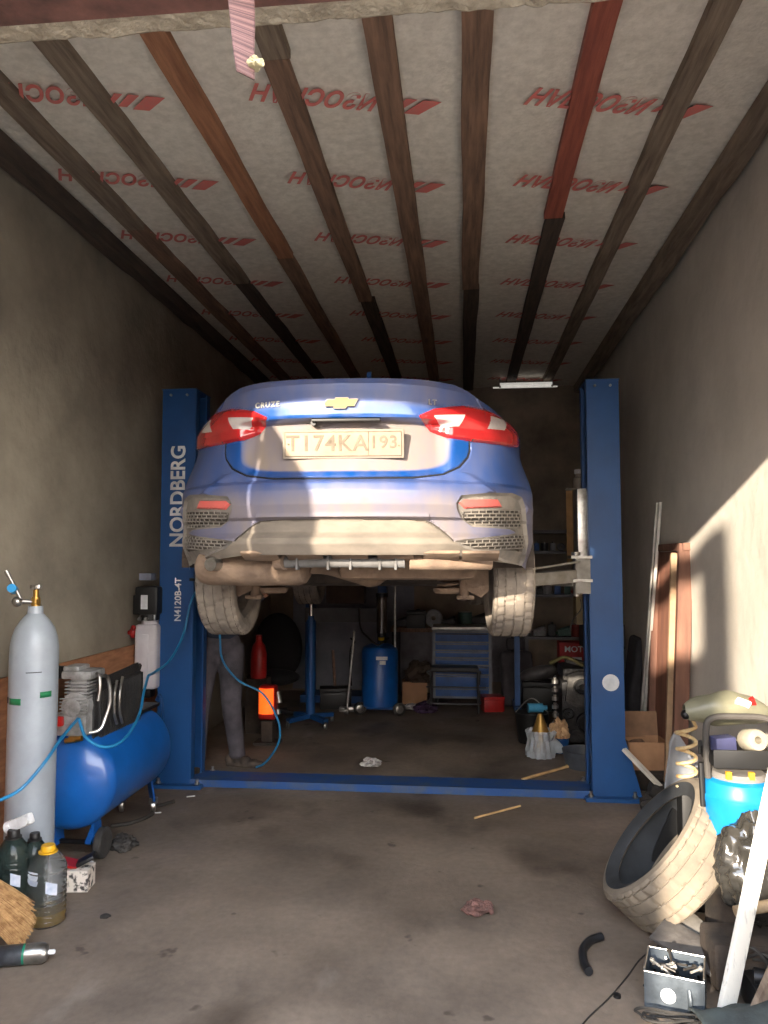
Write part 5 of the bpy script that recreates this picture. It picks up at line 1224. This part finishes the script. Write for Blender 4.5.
solo('white_roller', MB().lathe([(.015, .0), (.04, 0), (.045, .01), (.045, .08), (.04, .09), (.015, .09)], 28, Euler((R(78), 0, R(12))).to_matrix().to_4x4(), closed=True), mat('roller_cream', (158, 150, 132), .6), 'round cream filter lying in the black tray', 'filter', loc=(1.175, 3.42, .857))
MB_ = MB().box((0, 0, .03), (.085, .07, .06), rot=(0, R(-4), 0), bev=.006); solo('blue_carton', MB_, mat('navy_carton', (56, 58, 92), .6), 'small navy box lying in the black tray', 'box', loc=(1.075, 3.40, .815), rot=(0, 0, R(8)))
# coil spring
m = MB(); pts = []
for i in range(60):
    a = i * PI / 6; rr = .045 - .004 * math.sin(i / 60 * PI); pts.append((rr * math.cos(a), rr * math.sin(a), .30 * (i / 60) ** 1.35 + .0))
pts += [(.03, .0, .33), (.075, 0, .355), (.10, .01, .39)]
solo('coil_spring', MB().tube(pts, .0085, seg=8, smooth=3), mat('rusty_cream', (196, 178, 140), .6, col2=(160, 128, 84), scale=20), 'cream coloured coil spring standing beside the blue canister', 'coil spring', loc=(1.03, 3.78, .545))
solo('spring_support', MB().box((0, 0, .27), (.11, .10, .54), bev=.02).box((0, -.02, .20), (.12, .09, .04)), M_black, 'dark metal block under the coil spring behind the tyre', 'car part', loc=(1.05, 3.80, 0))
# clear dusty headlamp / plastic hood on top
hl = thing('car_headlight', 'large dusty translucent headlight lying on top of the blue canister', 'headlight', (1.175, 3.60, .85))
def hlf(u, v):
    x = -.20 + .46 * u; w = .085 * (math.sin(PI * min(1, u * 1.15 + .05)) ** .6 + .12); a = PI * v * 2
    return Vector((x, -.0 + w * .9 * math.cos(a) * .8, .085 + .02 * math.sin(u * 4) + w * .78 * math.sin(a) + .012 * noise.noise(Vector((u * 6, v * 5, 0)))))
MB().grid(hlf, 36, 28).build('lens', mat('dusty_lens', (112, 110, 90), .4, col2=(88, 88, 76), scale=6, bump=.1), hl)
MB().ball((-.195, -.01, .075), .022).build('bulb_socket', M_dark, hl); MB().box((.03, -.06, .135), (.06, .012, .045), rot=(R(35), R(20), 0)).build('white_sticker', M_white, hl)
MB().box((.075, -.055, .145), (.02, .012, .05), rot=(R(35), R(-30), 0)).build('red_sticker', M_red, hl)
# translucent grey plastic sheet
solo('plastic_cover', MB().grid(lambda u, v: Vector((.93 + .13 * u + .08 * v, 4.0 - .02 * u + .04 * math.sin(u * 3), .02 + (.62 + .12 * math.sin(PI * min(1, u + .2))) * v)) + Vector((.02 * noise.noise(Vector((u * 3, v * 3, 0))), 0, 0)), 16, 20), mat('milky_cover', (140, 144, 150), .35, trans=.25, col2=(120, 124, 132)), 'rounded milky plastic cover standing behind the tyre', 'cover', solid=.006)
solo('shade_mat', MB().prism([(.84, 0), (1.17, 0), (1.16, .50), (1.03, .52), (.90, .22)], .012, frame((0, 3.90, .0), (1, 0, 0), (0, 0, 1))), M_black, 'black mat added behind the loose tyre to stand in for shade', 'mat')  # added dark sheet, stands in for the shade seen through the tyre
# black plastic bag
def bagf():
    b = bmesh.new(); bmesh.ops.create_icosphere(b, subdivisions=5, radius=1)
    for v in b.verts:
        d = abs(noise.noise(v.co * 1.9)) * .34 + abs(noise.noise(v.co * 4.2 + Vector((3, 1, 2)))) * .16 + .05 * abs(noise.noise(v.co * 11))
        v.co *= (1.05 - d); v.co = Vector((v.co.x * .17, v.co.y * .12, v.co.z * .22))
    z = min(v.co.z for v in b.verts)
    for v in b.verts: v.co.z -= z
    return MB().bm(b)
solo('rubbish_bag', bagf(), mat('shiny_black_film', (40, 39, 37), .16, col2=(54, 52, 48), scale=8, coat=.6), 'shiny crumpled black plastic bag right of the tyre', 'bag', loc=(1.14, 3.22, .18), angle=80)
solo('scrap_block', MB().box((0, 0, .09), (.34, .20, .18), bev=.03).cyl((-.1, -.1, .1), (.1, -.12, .12), .05), M_dustdark, 'dark scrap block carrying the black plastic bag', 'car part', loc=(1.09, 3.18, 0))
# planks
solo('white_plank', MB().beam((.905, 2.92, .012), (1.18, 3.06, .92), .062, .022, up=(.4, -1, 0), bev=.003), mat('white_chipped', (226, 222, 212), .7, col2=(150, 146, 142), scale=14, stretch=(6, 6, 1), contrast=(.55, .75)), 'chipped white plank leaning up at the right edge', 'plank')
solo('white_plank', MB().beam((1.06, 2.72, .02), (1.22, 2.90, .36), .05, .02, up=(.4, -1, 0), bev=.003), MATS['white_chipped'], 'short white plank at the lower right corner', 'plank')
solo('grey_plank', MB().beam((.95, 2.80, .03), (1.22, 3.02, .34), .07, .022, up=(.4, -1, 0), bev=.003), WD['grey'], 'weathered grey plank behind the chipped white one', 'plank')
solo('pale_branch', MB().cyl((1.0, 3.08, .30), (1.36, 3.1, .37), .02, .024), mat('pale_bark', (190, 166, 132), .8, col2=(120, 104, 84), scale=10), 'pale round stick lying behind the white plank', 'stick')
solo('dark_board', MB().box((0, 0, 0), (.40, .15, .014), rot=(R(14), R(14), R(-38)), bev=.003), mat('board_grey', (92, 88, 84), .7, col2=(66, 62, 60), scale=10, bump=.2), 'dark grey flat board lying behind the metal canister', 'board', loc=(.93, 3.20, .075))
solo('dark_board', MB().box((0, 0, 0), (.30, .09, .02), rot=(R(20), R(22), R(-50)), bev=.003), mat('board_grey2', (108, 104, 98), .6, col2=(80, 76, 72), scale=10), 'narrow grey board below the tyre tread', 'board', loc=(.96, 3.34, .09))
solo('dark_lump', MB().box((0, 0, .06), (.2, .16, .12), bev=.03).cyl((-.08, -.02, .13), (.06, -.06, .13), .03).cyl((.05, .02, .1), (.05, -.11, .12), .04), M_dark, 'dark machine part lying between board and white plank', 'car part', loc=(1.10, 2.98, 0))
m = MB(); 
for k in range(3): m.tube([(.98 + .03 * k, 3.02, .16), (1.02 + .03 * k, 2.98, .22 - .02 * k), (1.08, 2.97, .16 + .02 * k), (1.10 - .02 * k, 2.99, .10)], .006)
solo('cable_tangle', m, M_rubber, 'dark cable tangle on the machine part behind the white plank', 'cable')
# cut open metal canister with bolts
cn = thing('metal_canister', 'cut open dark metal canister holding bolts at the lower right', 'canister', (.765, 3.02, 0), R(-18))
M_can = mat('canister_paint', (84, 92, 100), .4, metal=.3, col2=(54, 60, 66), scale=9, bump=.1); Wc, Dc, Hc = .20, .17, .135
m = MB()
for c_, d_ in (((0, -Dc / 2, Hc / 2 - .006), (Wc, .004, Hc - .012)), ((0, Dc / 2, Hc / 2), (Wc, .004, Hc)), ((-Wc / 2, 0, Hc / 2), (.004, Dc, Hc)), ((Wc / 2, 0, Hc / 2), (.004, Dc, Hc)), ((0, 0, .003), (Wc, Dc, .006))): m.box(c_, d_)
m.build('body', M_can, cn, smooth=False)
m = MB()
for a, b_ in (((-Wc / 2, -Dc / 2, Hc - .01), (Wc / 2, -Dc / 2, Hc - .01)), ((-Wc / 2, Dc / 2, Hc), (Wc / 2, Dc / 2, Hc)), ((-Wc / 2, -Dc / 2, Hc), (-Wc / 2, Dc / 2, Hc)), ((Wc / 2, -Dc / 2, Hc), (Wc / 2, Dc / 2, Hc))): m.cyl(a, b_, .004, seg=8)
m.build('cut_edge', M_steel, cn)
MB().cyl((-.02, -Dc / 2 - .004, .055), (-.02, -Dc / 2, .055), .026, seg=28).build('white_disc', M_white, cn); MB().tube([(.05, -Dc / 2, .02), (.055, -Dc / 2 - .012, .05), (.05, -Dc / 2, .09)], .008).build('handle', M_can, cn)
for k in range(16):
    a = random.uniform(0, PI); x, y = random.uniform(-.07, .07), random.uniform(-.055, .055); z = .10 + .025 * random.random()
    L = random.uniform(.03, .05); d = Vector((math.cos(a), math.sin(a), random.uniform(-.3, .5))) * L
    wx = Matrix.Rotation(R(-18), 3, 'Z'); p = Vector((.765, 3.02, 0)) + wx @ Vector((x, y, z))
    m = MB().cyl((0, 0, 0), d, .0045, seg=8); m.cyl(d, d * 1.18, .009, seg=6)
    solo('bolt', m, mat('bright_bolt', (190, 186, 178), .4, metal=.5) if k % 3 else mat('dark_bolt', (70, 66, 62), .5, metal=.5), 'loose bolt in the cut open metal canister', 'bolt', loc=p, group='bolts in the metal canister')
bolts_bed = MB()
for k in range(130):
    x, y = random.uniform(-.09, .09), random.uniform(-.075, .075); bolts_bed.cyl((x, y, .02 + .045 * random.random()), (x + random.uniform(-.02, .02), y + random.uniform(-.02, .02), .03 + .045 * random.random()), .005, seg=6)
o = bolts_bed.build('nut_layer', M_dark, None); o.location = (.765, 3.02, 0); o.rotation_euler = (0, 0, R(-18)); tag(o, 'bed of dark nuts and screws filling the cut open canister', 'hardware', kind='stuff')
# black hose piece, glove, cap, cables, crack
hz = solo('rubber_hose', MB().tube([(.572, 3.44, .02), (.52, 3.40, .02), (.478, 3.32, .02), (.466, 3.22, .02), (.474, 3.15, .02)], .017, smooth=8, seg=14), mat('hose_black', (32, 33, 36), .45), 'short curved black rubber hose on the floor', 'hose')
gl = thing('work_glove', 'crumpled dirty reddish glove on the concrete floor', 'glove', (.045, 3.66, 0)); M_gl = mat('glove_dirty', (128, 92, 84), .95, col2=(84, 64, 58), scale=30, bump=.5)
crumple(.055, amp=.4, flat=.55, seed=50).build('palm', M_gl, gl)
for k in range(4): MB().tube([(.03, -.03 + .02 * k, .02), (.06, -.035 + .024 * k, .03), (.075, -.03 + .02 * k, .012)], .011, seg=8, smooth=3).build('finger', M_gl, gl)
solo('crumpled_rag', crumple(.07, amp=.5, flat=.45, seed=61), mat('white_cloth', (200, 196, 192), .85, col2=(150, 146, 142), scale=20, bump=.4), 'crumpled white rag on the floor under the car', 'rag', loc=(-.735, 6.13, 0))
solo('screw_cap', MB().lathe([(0, 0), (.014, 0), (.014, .01), (0, .011)], 16), M_black, 'small black cap on the floor left of the metal canister', 'cap', loc=(.555, 3.02, 0))
m = MB(); base = Vector((.70, 2.88, .006))
pts = []
for i in range(44):
    a = i * .42; rr = .09 + .02 * math.sin(i * 1.3); pts.append((.70 + .03 * math.sin(i * .31) + rr * math.cos(a), 2.86 + .45 * rr * math.sin(a), .006 + .0007 * i))
solo('black_cable', m.tube(pts, .005, seg=6, smooth=3), M_rubber, 'coil of thin black cable in front of the metal canister', 'cable')
solo('floor_wire', MB().tube([(.80, 3.42, .004), (.70, 3.30, .004), (.62, 3.16, .004), (.52, 3.0, .004), (.42, 2.86, .004), (.34, 2.72, .004)], .003, seg=6), M_rubber, 'thin dark wire running over the floor towards the viewer', 'wire')
def tarp(u, v):
    x = .78 + .50 * u; y = 2.66 + .26 * v; z = .012 + .16 * math.sin(PI * (.12 + .8 * v)) * (.35 + .65 * u) + .018 * noise.noise(Vector((u * 7, v * 4, 2)))
    return (x, y, max(z, .004))
solo('dark_tarp', MB().grid(tarp, 40, 20), mat('tarp_green', (66, 74, 74), .7, col2=(46, 52, 54), scale=9, bump=.2), 'folded dark grey green tarp at the lower right corner', 'tarp', solid=.006)
